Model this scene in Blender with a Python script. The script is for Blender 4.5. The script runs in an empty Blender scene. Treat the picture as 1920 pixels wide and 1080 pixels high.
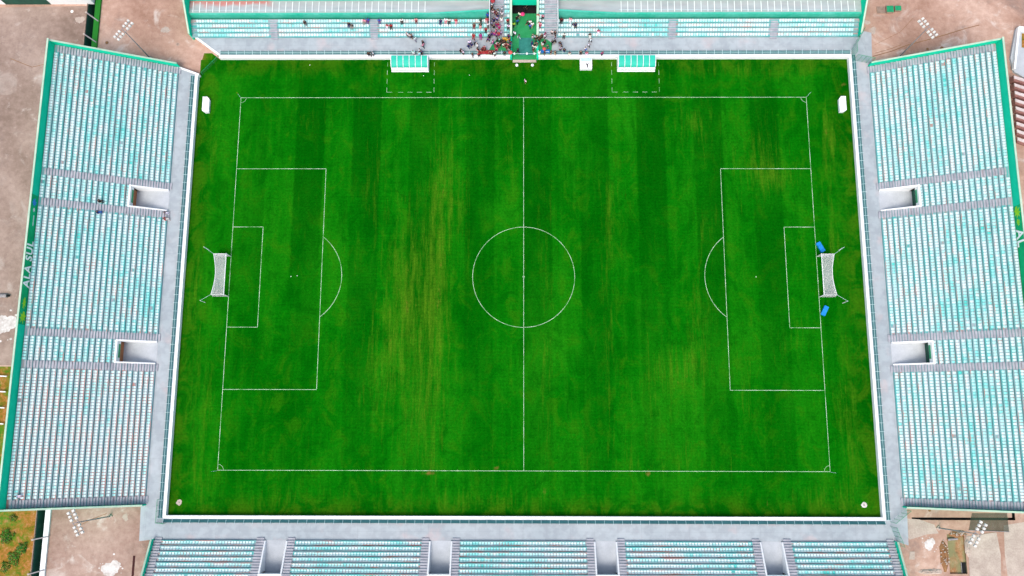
import bpy, bmesh, math, random
from math import radians, sin, cos, pi, sqrt, floor
from mathutils import Vector, Euler, Matrix, noise

# ------------------------------------------------------------------ camera, sky, sun, exposure
sc = bpy.context.scene
C = sc.collection
CAM_POS = Vector((-0.927, -26.637, 141.816))
CAM_ROT = Euler((0.171599, 0.006953, 0.0020155), 'XYZ')
FPX = 1509.0                                     # focal length in pixels of a 1920 wide frame
cam_data = bpy.data.cameras.new('camera')
cam = bpy.data.objects.new('camera', cam_data)
C.objects.link(cam)
cam.location = CAM_POS
cam.rotation_euler = CAM_ROT
cam_data.sensor_width = 36.0
cam_data.lens = FPX / 1920 * 36
cam_data.clip_start = 1.0
cam_data.clip_end = 3000
sc.camera = cam

SUN_EL, SUN_AZ = radians(60), radians(197)        # azimuth clockwise from north (+Y)
world = bpy.data.worlds.new('World')
sc.world = world
world.use_nodes = True
wn = world.node_tree.nodes
wl = world.node_tree.links
for n in list(wn):
    wn.remove(n)
sky = wn.new('ShaderNodeTexSky')
sky.sky_type = 'NISHITA'
sky.sun_disc = False
sky.sun_elevation = SUN_EL
sky.sun_rotation = SUN_AZ
sky.air_density = 1.0
sky.dust_density = 4.0
sky.ozone_density = 0.6
bgn = wn.new('ShaderNodeBackground')
bgn.inputs['Strength'].default_value = 0.15
won = wn.new('ShaderNodeOutputWorld')
wl.new(sky.outputs['Color'], bgn.inputs['Color'])
wl.new(bgn.outputs['Background'], won.inputs['Surface'])

sun_data = bpy.data.lights.new('sun', 'SUN')
sun_data.energy = 0.85
sun_data.angle = radians(24)
sun_data.color = (1.0, 0.965, 0.92)
sun = bpy.data.objects.new('sun', sun_data)
C.objects.link(sun)
sd = Vector((sin(SUN_AZ) * cos(SUN_EL), cos(SUN_AZ) * cos(SUN_EL), sin(SUN_EL)))
sun.rotation_euler = sd.to_track_quat('Z', 'Y').to_euler()
sun.location = sd * 200

sc.view_settings.view_transform = 'Standard'
sc.view_settings.look = 'None'
sc.view_settings.exposure = 0.78
sc.view_settings.gamma = 1.0
sc.render.engine = 'CYCLES'
sc.cycles.max_bounces = 6
sc.cycles.transparent_max_bounces = 12

random.seed(11)
RM = CAM_ROT.to_matrix()


def W(u, v, z=0.0):
    """the place in the world, at height z, that the photograph shows at (u, v)"""
    d = RM @ Vector(((u - 960) / FPX, -(v - 540) / FPX, -1.0))
    return CAM_POS + d * ((z - CAM_POS.z) / d.z)


def to_px(p):
    c = RM.transposed() @ (Vector(p) - CAM_POS)
    return 960 + FPX * c.x / -c.z, 540 - FPX * c.y / -c.z, -c.z


def lin(r, g, b):
    f = lambda c: (c / 255 / 12.92) if c / 255 <= 0.04045 else ((c / 255 + 0.055) / 1.055) ** 2.4
    return (f(r), f(g), f(b), 1.0)


# ------------------------------------------------------------------ node helpers
class NT:
    def __init__(self, name):
        self.m = bpy.data.materials.new(name)
        self.m.use_nodes = True
        self.t = self.m.node_tree
        self.b = self.t.nodes['Principled BSDF']
        self.out = self.t.nodes['Material Output']
        self._co = None

    def link(self, a, b):
        self.t.links.new(a, b)

    def pos(self):
        if self._co is None:
            g = self.t.nodes.new('ShaderNodeNewGeometry')
            self._co = g.outputs['Position']
        return self._co

    def scaled(self, sx, sy, sz=1.0, off=(0, 0, 0)):
        mp = self.t.nodes.new('ShaderNodeMapping')
        mp.inputs['Scale'].default_value = (sx, sy, sz)
        mp.inputs['Location'].default_value = off
        self.link(self.pos(), mp.inputs['Vector'])
        return mp.outputs['Vector']

    def noise(self, vec, scale=1.0, detail=4.0, rough=0.55, dist=0.0):
        n = self.t.nodes.new('ShaderNodeTexNoise')
        n.inputs['Scale'].default_value = scale
        n.inputs['Detail'].default_value = detail
        n.inputs['Roughness'].default_value = rough
        n.inputs['Distortion'].default_value = dist
        self.link(vec, n.inputs['Vector'])
        return n.outputs['Fac']

    def ramp(self, fac, stops, interp='LINEAR'):
        r = self.t.nodes.new('ShaderNodeValToRGB')
        r.color_ramp.interpolation = interp
        e = r.color_ramp.elements
        while len(e) < len(stops):
            e.new(0.5)
        for i, (p, c) in enumerate(stops):
            e[i].position = p
            e[i].color = c if len(c) == 4 else (*c, 1.0)
        self.link(fac, r.inputs['Fac'])
        return r.outputs['Color']

    def mix(self, fac, a, b, mode='MIX'):
        n = self.t.nodes.new('ShaderNodeMix')
        n.data_type = 'RGBA'
        n.blend_type = mode
        n.clamp_factor = True
        for s, val in ((n.inputs[0], fac), (n.inputs[6], a), (n.inputs[7], b)):
            if isinstance(val, (float, int)):
                s.default_value = val
            elif isinstance(val, tuple):
                s.default_value = val if len(val) == 4 else (*val, 1.0)
            else:
                self.link(val, s)
        return n.outputs[2]

    def math(self, op, a, b=None, c=None):
        n = self.t.nodes.new('ShaderNodeMath')
        n.operation = op
        for i, val in enumerate((a, b, c)):
            if val is None:
                continue
            if isinstance(val, (float, int)):
                n.inputs[i].default_value = val
            else:
                self.link(val, n.inputs[i])
        return n.outputs[0]

    def sep(self, vec):
        n = self.t.nodes.new('ShaderNodeSeparateXYZ')
        self.link(vec, n.inputs[0])
        return n.outputs

    def range(self, v, a, b, c=0.0, d=1.0):
        n = self.t.nodes.new('ShaderNodeMapRange')
        n.interpolation_type = 'SMOOTHSTEP'
        for i, val in enumerate((v, a, b, c, d)):
            if isinstance(val, (float, int)):
                n.inputs[i].default_value = val
            else:
                self.link(val, n.inputs[i])
        return n.outputs[0]

    def attr(self, name):
        n = self.t.nodes.new('ShaderNodeAttribute')
        n.attribute_name = name
        return n.outputs['Fac']

    def done(self, col=None, rough=0.8, spec=0.3, bump=None, bump_d=0.02):
        if col is not None:
            if isinstance(col, tuple):
                self.b.inputs['Base Color'].default_value = col if len(col) == 4 else (*col, 1.0)
            else:
                self.link(col, self.b.inputs['Base Color'])
        self.b.inputs['Roughness'].default_value = rough
        self.b.inputs['Specular IOR Level'].default_value = spec
        if bump is not None:
            n = self.t.nodes.new('ShaderNodeBump')
            n.inputs['Strength'].default_value = 0.5
            n.inputs['Distance'].default_value = bump_d
            self.link(bump, n.inputs['Height'])
            self.link(n.outputs['Normal'], self.b.inputs['Normal'])
        return self.m


def mottled(name, c0, c1, scale=1.0, rough=0.8, fine=12.0, spec=0.3, stretch=(1, 1, 1)):
    n = NT(name)
    v = n.scaled(*stretch)
    a = n.noise(v, scale, 4)
    b = n.noise(v, scale * fine, 3)
    f = n.math('ADD', n.math('MULTIPLY', a, 0.65), n.math('MULTIPLY', b, 0.35))
    col = n.ramp(f, [(0.34, c0), (0.66, c1)])
    return n.done(col, rough, spec)


M = {}
M['white'] = mottled('white_paint', (0.74, 0.76, 0.75), (0.84, 0.85, 0.84), 0.7, 0.6)
def line_mat():                                       # lime lines, worn through to the grass in places
    n = NT('line_paint')
    w = n.noise(n.scaled(1, 1), 0.5, 6, 0.75)
    return n.done(n.ramp(w, [(0.36, (0.10, 0.30, 0.09)), (0.52, (0.42, 0.58, 0.40)), (0.70, (0.70, 0.78, 0.68))]), 0.9, 0.1)


M['line'] = line_mat()
M['teal_wall'] = mottled('teal_paint', (0.003, 0.53, 0.315), (0.010, 0.62, 0.385), 0.35, 0.9, 12, 0.08)
M['dado'] = mottled('faded_teal_paint', (0.02, 0.40, 0.26), (0.11, 0.50, 0.39), 0.25, 0.9, 6, 0.08)
M['mint_edge'] = mottled('mint_coping', (0.30, 0.50, 0.36), (0.50, 0.62, 0.48), 0.6, 0.8)
M['dark_green'] = mottled('dark_green_paint', (0.006, 0.05, 0.034), (0.014, 0.09, 0.06), 0.6, 0.6)
M['grass_green_paint'] = mottled('bright_green_paint', (0.004, 0.13, 0.006), (0.01, 0.18, 0.01), 0.5, 0.7)
M['tunnel_green'] = mottled('green_floor_paint', (0.005, 0.20, 0.055), (0.03, 0.30, 0.11), 0.45, 0.6)
M['panel_teal'] = mottled('teal_mesh', (0.025, 0.105, 0.11), (0.045, 0.16, 0.165), 0.5, 0.5)
M['rail'] = mottled('pale_metal', (0.40, 0.58, 0.58), (0.58, 0.74, 0.74), 1.0, 0.5)
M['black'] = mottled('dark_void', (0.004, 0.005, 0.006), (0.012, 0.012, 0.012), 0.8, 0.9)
M['steel'] = mottled('grey_metal', (0.20, 0.185, 0.185), (0.32, 0.30, 0.30), 1.0, 0.6)
M['lamp'] = mottled('lamp_glass', (0.50, 0.50, 0.45), (0.70, 0.69, 0.64), 2.0, 0.4)
M['blue'] = mottled('blue_vinyl', (0.004, 0.19, 0.55), (0.01, 0.25, 0.68), 1.5, 0.5)
M['blue_board'] = mottled('blue_board', (0.004, 0.11, 0.34), (0.01, 0.16, 0.44), 1.5, 0.5)
M['brown'] = mottled('brown_shutter', (0.30, 0.11, 0.045), (0.44, 0.18, 0.08), 1.5, 0.7)
M['exit_green'] = mottled('green_sign', (0.005, 0.22, 0.09), (0.015, 0.30, 0.13), 1.5, 0.5)
M['yellow'] = mottled('yellow_cloth', (0.55, 0.42, 0.02), (0.7, 0.55, 0.05), 3.0, 0.7)
M['lime'] = mottled('lime_print', (0.16, 0.52, 0.003), (0.35, 0.66, 0.01), 1.2, 0.6)
M['banner'] = mottled('green_banner', (0.001, 0.30, 0.11), (0.004, 0.43, 0.17), 0.25, 0.8, 6, 0.1)
M['red'] = mottled('red_cloth', (0.22, 0.015, 0.02), (0.38, 0.04, 0.05), 4.0, 0.8)
M['pink'] = mottled('pink_cloth', (0.62, 0.02, 0.13), (0.72, 0.05, 0.2), 2.0, 0.6)
M['coral'] = mottled('coral_cloth', (0.50, 0.05, 0.045), (0.62, 0.12, 0.10), 2.0, 0.6)
M['wood'] = mottled('old_wood', (0.22, 0.15, 0.11), (0.38, 0.28, 0.22), 2.0, 0.9)
M['leaf'] = mottled('leaf', (0.012, 0.12, 0.006), (0.06, 0.22, 0.010), 1.4, 0.7)
M['leaf_dry'] = mottled('dry_leaf', (0.16, 0.14, 0.012), (0.26, 0.17, 0.03), 1.4, 0.8)
M['maroon'] = mottled('maroon_floor', (0.17, 0.07, 0.06), (0.30, 0.14, 0.12), 0.8, 0.8)
M['bench_pink'] = mottled('faded_bench', (0.46, 0.36, 0.34), (0.68, 0.60, 0.58), 0.8, 0.8)
M['soil'] = mottled('wet_soil', (0.17, 0.075, 0.03), (0.30, 0.16, 0.07), 0.8, 0.9)
M['mat'] = mottled('teal_mat', (0.012, 0.14, 0.11), (0.03, 0.22, 0.18), 1.0, 0.6)
M['net'] = mottled('net_cord', (0.74, 0.74, 0.76), (0.86, 0.86, 0.86), 2.0, 0.8)


def concrete():                                      # walkway slabs: pale grey with pinkish and darker stains, joints
    n = NT('walkway_concrete')
    big = n.noise(n.scaled(1, 1), 0.12, 4)
    mid = n.noise(n.scaled(1, 1, 1, (7, 3, 0)), 0.7, 5, 0.6)
    col = n.ramp(big, [(0.3, (0.325, 0.375, 0.395)), (0.7, (0.405, 0.45, 0.465))])
    st = n.ramp(mid, [(0.42, (0.72, 0.70, 0.72)), (0.58, (1, 1, 1))])
    col = n.mix(0.45, col, st, 'MULTIPLY')
    pk = n.range(n.noise(n.scaled(1, 1, 1, (31, 17, 0)), 0.22, 4), 0.56, 0.72, 0.0, 0.5)
    col = n.mix(pk, col, (0.50, 0.40, 0.39))
    p = n.sep(n.pos())
    jx = n.math('LESS_THAN', n.math('ABSOLUTE', n.math('WRAP', p[0], 2.0, -2.0)), 0.022)
    jy = n.math('LESS_THAN', n.math('ABSOLUTE', n.math('WRAP', p[1], 2.0, -2.0)), 0.022)
    j = n.math('MULTIPLY', n.math('MAXIMUM', jx, jy), 0.35)
    col = n.mix(j, col, (0.22, 0.24, 0.25))
    return n.done(col, 0.85, 0.2)


def terrace_mat(name, tint, c0, c1, paint, amount, rust):
    # stepped concrete: grey, streaks of old green paint and rust; the lower left block is the most worn
    n = NT(name)
    a = n.noise(n.scaled(1, 1, 1), 0.35, 5, 0.6)
    col = n.ramp(a, [(0.32, c0), (0.68, c1)])
    p = n.sep(n.pos())
    worn = n.math('MULTIPLY', n.range(p[1], -13.0, -20.0, 0.0, 1.0), n.range(p[0], -60.0, -64.0, 0.0, 1.0))
    g = n.range(n.noise(n.scaled(*tint, 1, (5, 9, 0)), 1.0, 4), 0.42, 0.60, 0.0, amount)
    g = n.math('MULTIPLY', g, n.math('SUBTRACT', 1.0, n.math('MULTIPLY', worn, 0.75)))
    col = n.mix(g, col, paint)
    col = n.mix(n.math('MULTIPLY', worn, 0.55), col, (0.27, 0.265, 0.295))
    rn = n.math('ADD', n.noise(n.scaled(*tint, 1, (55, 29, 0)), 1.25, 5, 0.65), n.math('MULTIPLY', worn, 0.055))
    col = n.mix(n.range(rn, 0.51, 0.64, 0.0, rust), col, (0.46, 0.21, 0.17))
    d = n.range(n.noise(n.scaled(1, 1, 1, (3, 71, 0)), 1.7, 4, 0.7), 0.58, 0.72, 0.0, 0.4)
    col = n.mix(d, col, (0.15, 0.16, 0.18))
    return n.done(col, 0.85, 0.15)


M['concrete'] = concrete()
SY, SX = (1.25, 0.22), (0.22, 1.25)                          # rows run along Y on the sides, along X at the ends
for ax, tn in (('y', SY), ('x', SX)):
    M['terrace_' + ax] = terrace_mat('terrace_concrete_' + ax, tn, (0.30, 0.315, 0.36), (0.42, 0.43, 0.47), (0.19, 0.42, 0.42), 0.7, 0.95)
    M['strip_' + ax] = terrace_mat('seat_strip_' + ax, tn, (0.19, 0.30, 0.315), (0.31, 0.40, 0.415), (0.07, 0.38, 0.355), 0.95, 0.8)
M['riser'] = mottled('riser_paint', (0.09, 0.33, 0.33), (0.22, 0.44, 0.44), 0.5, 0.85)
M['step'] = mottled('step_concrete', (0.25, 0.26, 0.29), (0.42, 0.42, 0.45), 0.8, 0.85)
M['vom_floor'] = mottled('passage_concrete', (0.36, 0.39, 0.41), (0.47, 0.50, 0.52), 0.5, 0.85)


def dirt(name, stops, offs, blotch=0.5, veil=(0.70, 0.66, 0.60)):
    n = NT(name)
    a = n.noise(n.scaled(1, 1, 1, offs), 0.055, 6, 0.62, 0.6)
    b = n.noise(n.scaled(1, 1, 1, offs), 0.9, 5, 0.65)
    f = n.math('ADD', n.math('MULTIPLY', a, 0.68), n.math('MULTIPLY', b, 0.32))
    col = n.ramp(f, stops)
    w = n.range(n.noise(n.scaled(1, 1, 1, (offs[0] + 40, offs[1], 3)), 0.16, 5, 0.6, 1.0), 0.57, 0.72, 0.0, blotch)
    col = n.mix(w, col, veil)
    d = n.range(n.noise(n.scaled(1, 1, 1, (offs[0], offs[1] + 70, 8)), 0.11, 6, 0.7, 0.5), 0.52, 0.74, 0.0, 0.65)
    col = n.mix(d, col, (0.20, 0.155, 0.135))
    sp = n.range(n.noise(n.scaled(1, 1, 1, (offs[0] + 9, offs[1], 1)), 0.55, 7, 0.75, 0.3), 0.56, 0.76, 0.0, 0.40)
    col = n.mix(sp, col, veil)
    gr = n.ramp(n.noise(n.scaled(1, 1, 1, (offs[0], offs[1] + 5, 2)), 3.2, 5, 0.8), [(0.3, (0.90, 0.89, 0.88)), (0.7, (1.07, 1.07, 1.07))])
    col = n.mix(1.0, col, gr, 'MULTIPLY')
    return n.done(col, 0.95, 0.1, b, 0.03)


M['dirt'] = dirt('pink_dirt', [(0.36, (0.30, 0.175, 0.125)), (0.5, (0.425, 0.272, 0.205)), (0.66, (0.58, 0.41, 0.325))], (0, 0, 0))
M['plaza'] = dirt('brown_plaza', [(0.36, (0.19, 0.135, 0.105)), (0.5, (0.29, 0.212, 0.172)), (0.66, (0.41, 0.315, 0.262))], (13, 4, 0), 0.25)
M['slab'] = mottled('old_slab', (0.34, 0.27, 0.225), (0.50, 0.42, 0.35), 0.5, 0.9, 8)
M['chalk'] = mottled('spilled_lime', (0.40, 0.35, 0.31), (0.74, 0.71, 0.68), 0.55, 0.9, 4)


def garden_mat():
    n = NT('dry_garden')
    a = n.noise(n.scaled(1, 1), 0.9, 8, 0.85, 0.5)
    b = n.noise(n.scaled(1, 1, 1, (9, 2, 0)), 0.18, 4)
    col = n.ramp(a, [(0.34, (0.03, 0.12, 0.006)), (0.44, (0.17, 0.125, 0.012)), (0.53, (0.33, 0.145, 0.03)), (0.66, (0.50, 0.255, 0.14))])
    g = n.math('MULTIPLY', n.range(b, 0.44, 0.58, 0.0, 0.85), n.range(n.noise(n.scaled(1, 1), 1.6, 6, 0.8), 0.38, 0.58, 0.25, 1.0))
    col = n.mix(g, col, (0.025, 0.19, 0.010))
    return n.done(col, 0.95, 0.1, a, 0.08)


M['garden'] = garden_mat()


def grass_mat():
    n = NT('pitch_grass')
    p = n.sep(n.pos())
    x, y = p[0], p[1]
    wob = n.math('MULTIPLY', n.math('SUBTRACT', n.noise(n.scaled(0.15, 1.2), 1.0, 3), 0.5), 0.55)
    k = n.math('DIVIDE', n.math('ADD', x, wob), 10.5)
    tri = n.math('PINGPONG', n.math('ADD', k, 0.25), 0.5)          # 0..0.5..0 once per pair of mowing bands
    band = n.range(tri, 0.228, 0.272, 0.0, 1.0)                      # 1 on the dark bands
    up = n.range(y, -30.0, 14.0, 0.42, 1.0)
    inx = n.range(n.math('ABSOLUTE', x), 46.0, 53.0, 1.0, 0.15)
    iny = n.range(n.math('ABSOLUTE', y), 33.0, 36.0, 1.0, 0.45)
    amp = n.math('MULTIPLY', n.math('MULTIPLY', up, inx), iny)
    patch = n.range(n.noise(n.scaled(1, 0.45, 1, (3, 8, 0)), 0.085, 4, 0.6), 0.34, 0.58, 0.35, 1.15)
    bandf = n.math('MULTIPLY', n.math('MULTIPLY', band, amp), patch)
    big = n.noise(n.scaled(1.0, 0.6, 1, (21, 5, 0)), 0.06, 6, 0.6, 0.3)
    col = n.ramp(big, [(0.34, (0.0008, 0.092, 0.0010)), (0.50, (0.0020, 0.128, 0.0016)), (0.66, (0.0080, 0.162, 0.0026))])
    strk = n.noise(n.scaled(0.9, 0.07, 1, (2, 0, 0)), 1.0, 4, 0.6)
    col = n.mix(n.range(strk, 0.46, 0.70, 0.0, 0.26), col, (0.016, 0.178, 0.004))
    col = n.mix(n.range(strk, 0.32, 0.50, 0.22, 0.0), col, (0.0008, 0.078, 0.0010))
    mid = n.noise(n.scaled(1.0, 0.65, 1, (61, 15, 0)), 0.30, 6, 0.68, 0.8)
    col = n.mix(n.range(mid, 0.50, 0.68, 0.0, 0.50), col, (0.024, 0.148, 0.0025))
    col = n.mix(n.range(mid, 0.34, 0.50, 0.50, 0.0), col, (0.0006, 0.072, 0.0010))
    col = n.mix(n.math('MULTIPLY', bandf, 0.62), col, (0.0004, 0.070, 0.0010))
    edge = n.math('MAXIMUM', n.range(n.math('ABSOLUTE', x), 55.5, 60.5, 0.0, 1.0), n.range(n.math('ABSOLUTE', y), 37.5, 41.2, 0.0, 1.0))
    col = n.mix(n.math('MULTIPLY', edge, 0.55), col, n.mix(n.range(mid, 0.42, 0.58), (0.0016, 0.066, 0.0010), (0.040, 0.098, 0.0030)))
    # thin, yellowed turf: long streaks along the mowing direction plus the worn places of the attribute
    wear = n.attr('wear')
    ys = n.noise(n.scaled(1.25, 0.11, 1, (8, 3, 0)), 1.0, 7, 0.78)
    yl = n.range(n.math('ADD', ys, n.math('MULTIPLY', wear, 0.40)), 0.58, 0.94, 0.0, 0.85)
    col = n.mix(yl, col, (0.070, 0.178, 0.006))
    br = n.noise(n.scaled(0.9, 0.30, 1, (1, 44, 0)), 1.0, 6, 0.75)
    bl = n.range(n.math('ADD', br, n.math('MULTIPLY', wear, 0.30)), 0.74, 0.98, 0.0, 0.85)
    col = n.mix(bl, col, (0.16, 0.130, 0.016))
    bare = n.attr('bare')
    bb = n.range(n.math('ADD', bare, n.math('MULTIPLY', n.math('SUBTRACT', br, 0.5), 0.8)), 0.38, 0.8, 0.0, 0.85)
    col = n.mix(bb, col, (0.25, 0.125, 0.038))
    fine = n.noise(n.scaled(1, 1), 2.6, 4, 0.75)
    fm = n.ramp(fine, [(0.30, (0.66, 0.70, 0.66)), (0.70, (1.26, 1.20, 1.24))])
    col = n.mix(1.0, col, fm, 'MULTIPLY')
    row = n.noise(n.scaled(0.18, 3.2, 1), 1.0, 3, 0.6)
    rm = n.ramp(row, [(0.35, (0.93, 0.93, 0.93)), (0.65, (1.06, 1.06, 1.06))])
    col = n.mix(1.0, col, rm, 'MULTIPLY')
    return n.done(col, 1.0, 0.0, fine, 0.03)


M['grass'] = grass_mat()


def object_colour(name, rough=0.8):
    n = NT(name)
    oi = n.t.nodes.new('ShaderNodeObjectInfo')
    v = n.noise(n.scaled(1, 1), 9.0, 2)
    col = n.mix(0.35, oi.outputs['Color'], n.ramp(v, [(0.3, (0.7, 0.7, 0.7)), (0.7, (1.1, 1.1, 1.1))]), 'MULTIPLY')
    return n.done(col, rough, 0.2)


M['cloth'] = object_colour('cloth')
SEAT_TONES = [('white', (0.66, 0.83, 0.815)), ('pale mint', (0.46, 0.80, 0.77)), ('light mint', (0.27, 0.73, 0.69)),
              ('turquoise', (0.09, 0.62, 0.55)), ('teal green', (0.015, 0.50, 0.37))]
SEAT_MATS = [mottled('seat_' + a.replace(' ', '_'), tuple(c * 0.88 for c in b), b, 1.2, 0.5) for a, b in SEAT_TONES]


def glassy(name, col, alpha, rough=0.25):
    n = NT(name)
    v = n.noise(n.scaled(1, 1), 0.8, 3)
    c = n.ramp(v, [(0.3, tuple(a * 0.85 for a in col)), (0.7, col)])
    n.b.inputs['Alpha'].default_value = alpha
    return n.done(c, rough, 0.4)


M['roof_glass'] = glassy('turquoise_polycarbonate', (0.02, 0.52, 0.37), 0.9, 0.6)
M['net_thin'] = glassy('thin_net', (0.10, 0.30, 0.12), 0.22, 0.9)
M['mesh_green'] = glassy('green_mesh', (0.03, 0.34, 0.25), 0.24, 0.8)


def facade_mat():
    n = NT('facade_panel')
    a = n.noise(n.scaled(0.25, 1, 0.8), 1.0, 4)
    col = n.ramp(a, [(0.3, (0.30, 0.335, 0.345)), (0.7, (0.40, 0.42, 0.43))])
    p = n.sep(n.pos())
    wv = n.math('MULTIPLY', n.noise(n.scaled(0.35, 1, 1), 1.0, 4), 2.4)
    hz = n.range(n.math('ADD', p[1], wv), 51.3, 52.4, 0.0, 0.85)
    lx = n.range(p[0], -48.0, -46.0, 1.0, 0.12)
    col = n.mix(n.math('MULTIPLY', hz, lx), col, (0.50, 0.14, 0.12))
    lo = n.range(n.math('ADD', p[1], n.math('MULTIPLY', n.noise(n.scaled(0.6, 1, 1), 1.0, 3), 0.8)), 50.2, 49.5, 0.0, 0.5)
    col = n.mix(lo, col, (0.20, 0.42, 0.32))
    return n.done(col, 0.5, 0.4)


M['facade'] = facade_mat()


# ------------------------------------------------------------------ mesh helpers
class MB:
    def __init__(self, f=None):
        self.v, self.f, self.m, self.T = [], [], [], f

    def _p(self, p):
        p = self.T(*p) if self.T else p
        self.v.append((p[0], p[1], p[2]))
        return len(self.v) - 1

    def face(self, pts, mi=0):
        self.f.append([self._p(p) for p in pts])
        self.m.append(mi)

    def box(self, x0, x1, y0, y1, z0, z1, mi=0, bottom=True):
        i = [self._p(p) for p in ((x0, y0, z0), (x1, y0, z0), (x1, y1, z0), (x0, y1, z0), (x0, y0, z1), (x1, y0, z1), (x1, y1, z1), (x0, y1, z1))]
        fs = [(4, 5, 6, 7), (0, 1, 5, 4), (1, 2, 6, 5), (2, 3, 7, 6), (3, 0, 4, 7)]
        if bottom:
            fs.append((3, 2, 1, 0))
        for q in fs:
            self.f.append([i[a] for a in q])
            self.m.append(mi)

    def prism(self, pts, z0, z1, mi=0):
        n = len(pts)
        a = [self._p((p[0], p[1], z0)) for p in pts]
        b = [self._p((p[0], p[1], z1)) for p in pts]
        self.f.append(b); self.m.append(mi)
        self.f.append(a[::-1]); self.m.append(mi)
        for k in range(n):
            self.f.append([a[k], a[(k + 1) % n], b[(k + 1) % n], b[k]]); self.m.append(mi)

    def tube(self, p, q, r0, r1=None, n=8, mi=0, caps=True):
        r1 = r0 if r1 is None else r1
        p, q = Vector(p), Vector(q)
        d = (q - p).normalized()
        s = d.orthogonal().normalized()
        t = d.cross(s)
        A = [self._p(tuple(p + (s * cos(2 * pi * k / n) + t * sin(2 * pi * k / n)) * r0)) for k in range(n)]
        B = [self._p(tuple(q + (s * cos(2 * pi * k / n) + t * sin(2 * pi * k / n)) * r1)) for k in range(n)]
        for k in range(n):
            self.f.append([A[k], A[(k + 1) % n], B[(k + 1) % n], B[k]]); self.m.append(mi)
        if caps:
            self.f.append(A[::-1]); self.m.append(mi)
            self.f.append(B); self.m.append(mi)

    def sweep(self, outline, a, b, mi=0):
        """a profile given by outline(t) -> list of points, from t=a to t=b"""
        A = [self._p(p) for p in outline(a)]
        B = [self._p(p) for p in outline(b)]
        n = len(A)
        for k in range(n):
            self.f.append([A[k], A[(k + 1) % n], B[(k + 1) % n], B[k]]); self.m.append(mi)
        self.f.append(A[::-1]); self.m.append(mi)
        self.f.append(B); self.m.append(mi)

    def lathe(self, prof, centre=(0, 0, 0), n=16, mi=0):
        rings = []
        for r, z in prof:
            rings.append([self._p((centre[0] + r * cos(2 * pi * k / n), centre[1] + r * sin(2 * pi * k / n), centre[2] + z)) for k in range(n)])
        for a, b in zip(rings, rings[1:]):
            for k in range(n):
                self.f.append([a[k], a[(k + 1) % n], b[(k + 1) % n], b[k]]); self.m.append(mi)

    def mesh(self, name, mats):
        me = bpy.data.meshes.new(name)
        me.from_pydata(self.v, [], self.f)
        for mt in (mats if isinstance(mats, (list, tuple)) else [mats]):
            me.materials.append(mt)
        if len(me.materials) > 1:
            me.polygons.foreach_set('material_index', self.m)
        me.update()
        return me

    def build(self, name, mats, parent=None):
        return link(name, self.mesh(name, mats), parent)


def link(name, me, parent=None):
    o = bpy.data.objects.new(name, me)
    C.objects.link(o)
    if parent is not None:
        o.parent = parent
        o.matrix_parent_inverse = Matrix.Translation(-Vector(parent.location)) if parent.type == 'EMPTY' and not parent.get('local') else Matrix()
    return o


def tag(o, label=None, cat=None, group=None, kind=None):
    if label: o['label'] = label
    if cat: o['category'] = cat
    if group: o['group'] = group
    if kind: o['kind'] = kind
    return o


def thing(name, label, cat, loc=(0, 0, 0), rz=0.0, group=None, local=False):
    o = bpy.data.objects.new(name, None)
    C.objects.link(o)
    o.empty_display_size = 0.3
    o.location = loc
    o.rotation_euler = (0, 0, rz)
    if local:
        o['local'] = 1                 # its parts are modelled about its own origin
    return tag(o, label, cat, group)


def copy_tree(o, parent=None):
    c = o.copy()
    C.objects.link(c)
    if parent is not None:
        c.parent = parent
    for ch in list(o.children):
        copy_tree(ch, c)
    return c


def structure(name, mb, mat, parent=None):
    return tag(mb.build(name, mat, parent), kind='structure' if parent is None else None)


# ------------------------------------------------------------------ ground, with the trenches and the pit cut into it
HOLES = [(-83.1, -81.55, 44.0, 60.0, -2.6), (-83.1, -81.6, -62.0, -40.3, -2.6), (66.0, 83.0, -41.98, -41.55, -0.7),
         (83.0, 83.5, -41.98, -40.6, -0.7), (71.7, 74.6, -50.7, -44.3, -0.35)]
xs = sorted({-700, -110, -60, 0, 60, 110, 700, *[h[0] for h in HOLES], *[h[1] for h in HOLES]})
ysl = sorted({-700, -80, -20, 20, 80, 700, *[h[2] for h in HOLES], *[h[3] for h in HOLES]})
g = MB()
for a, b in zip(xs, xs[1:]):
    for c, d in zip(ysl, ysl[1:]):
        if any(h[0] <= a and b <= h[1] and h[2] <= c and d <= h[3] for h in HOLES):
            continue
        g.face([(a, c, 0), (b, c, 0), (b, d, 0), (a, d, 0)])
structure('ground', g, M['dirt'])


def hole(name, h, wall, floor_m):
    m = MB()
    x0, x1, y0, y1, z = h
    m.face([(x0, y0, z), (x1, y0, z), (x1, y1, z), (x0, y1, z)], 1)
    for a, b in (((x0, y0), (x1, y0)), ((x1, y0), (x1, y1)), ((x1, y1), (x0, y1)), ((x0, y1), (x0, y0))):
        m.face([(*a, 0), (*b, 0), (*b, z), (*a, z)])
    return structure(name, m, [wall, floor_m])


M['trench_wall'] = mottled('mossy_trench_wall', (0.02, 0.11, 0.07), (0.05, 0.18, 0.12), 0.8, 0.9)
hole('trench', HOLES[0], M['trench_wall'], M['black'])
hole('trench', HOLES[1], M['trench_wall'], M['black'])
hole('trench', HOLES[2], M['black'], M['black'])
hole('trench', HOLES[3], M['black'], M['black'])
def pit_mat():
    n = NT('pit_soil')
    a = n.noise(n.scaled(1, 1), 0.8, 7, 0.75)
    b = n.noise(n.scaled(1, 0.6, 1, (4, 2, 0)), 0.35, 5)
    col = n.ramp(a, [(0.32, (0.13, 0.07, 0.035)), (0.5, (0.32, 0.16, 0.07)), (0.68, (0.46, 0.30, 0.19))])
    return n.done(n.mix(n.range(b, 0.42, 0.58, 0.0, 0.75), col, (0.19, 0.22, 0.11)), 0.95, 0.1, a, 0.05)


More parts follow.
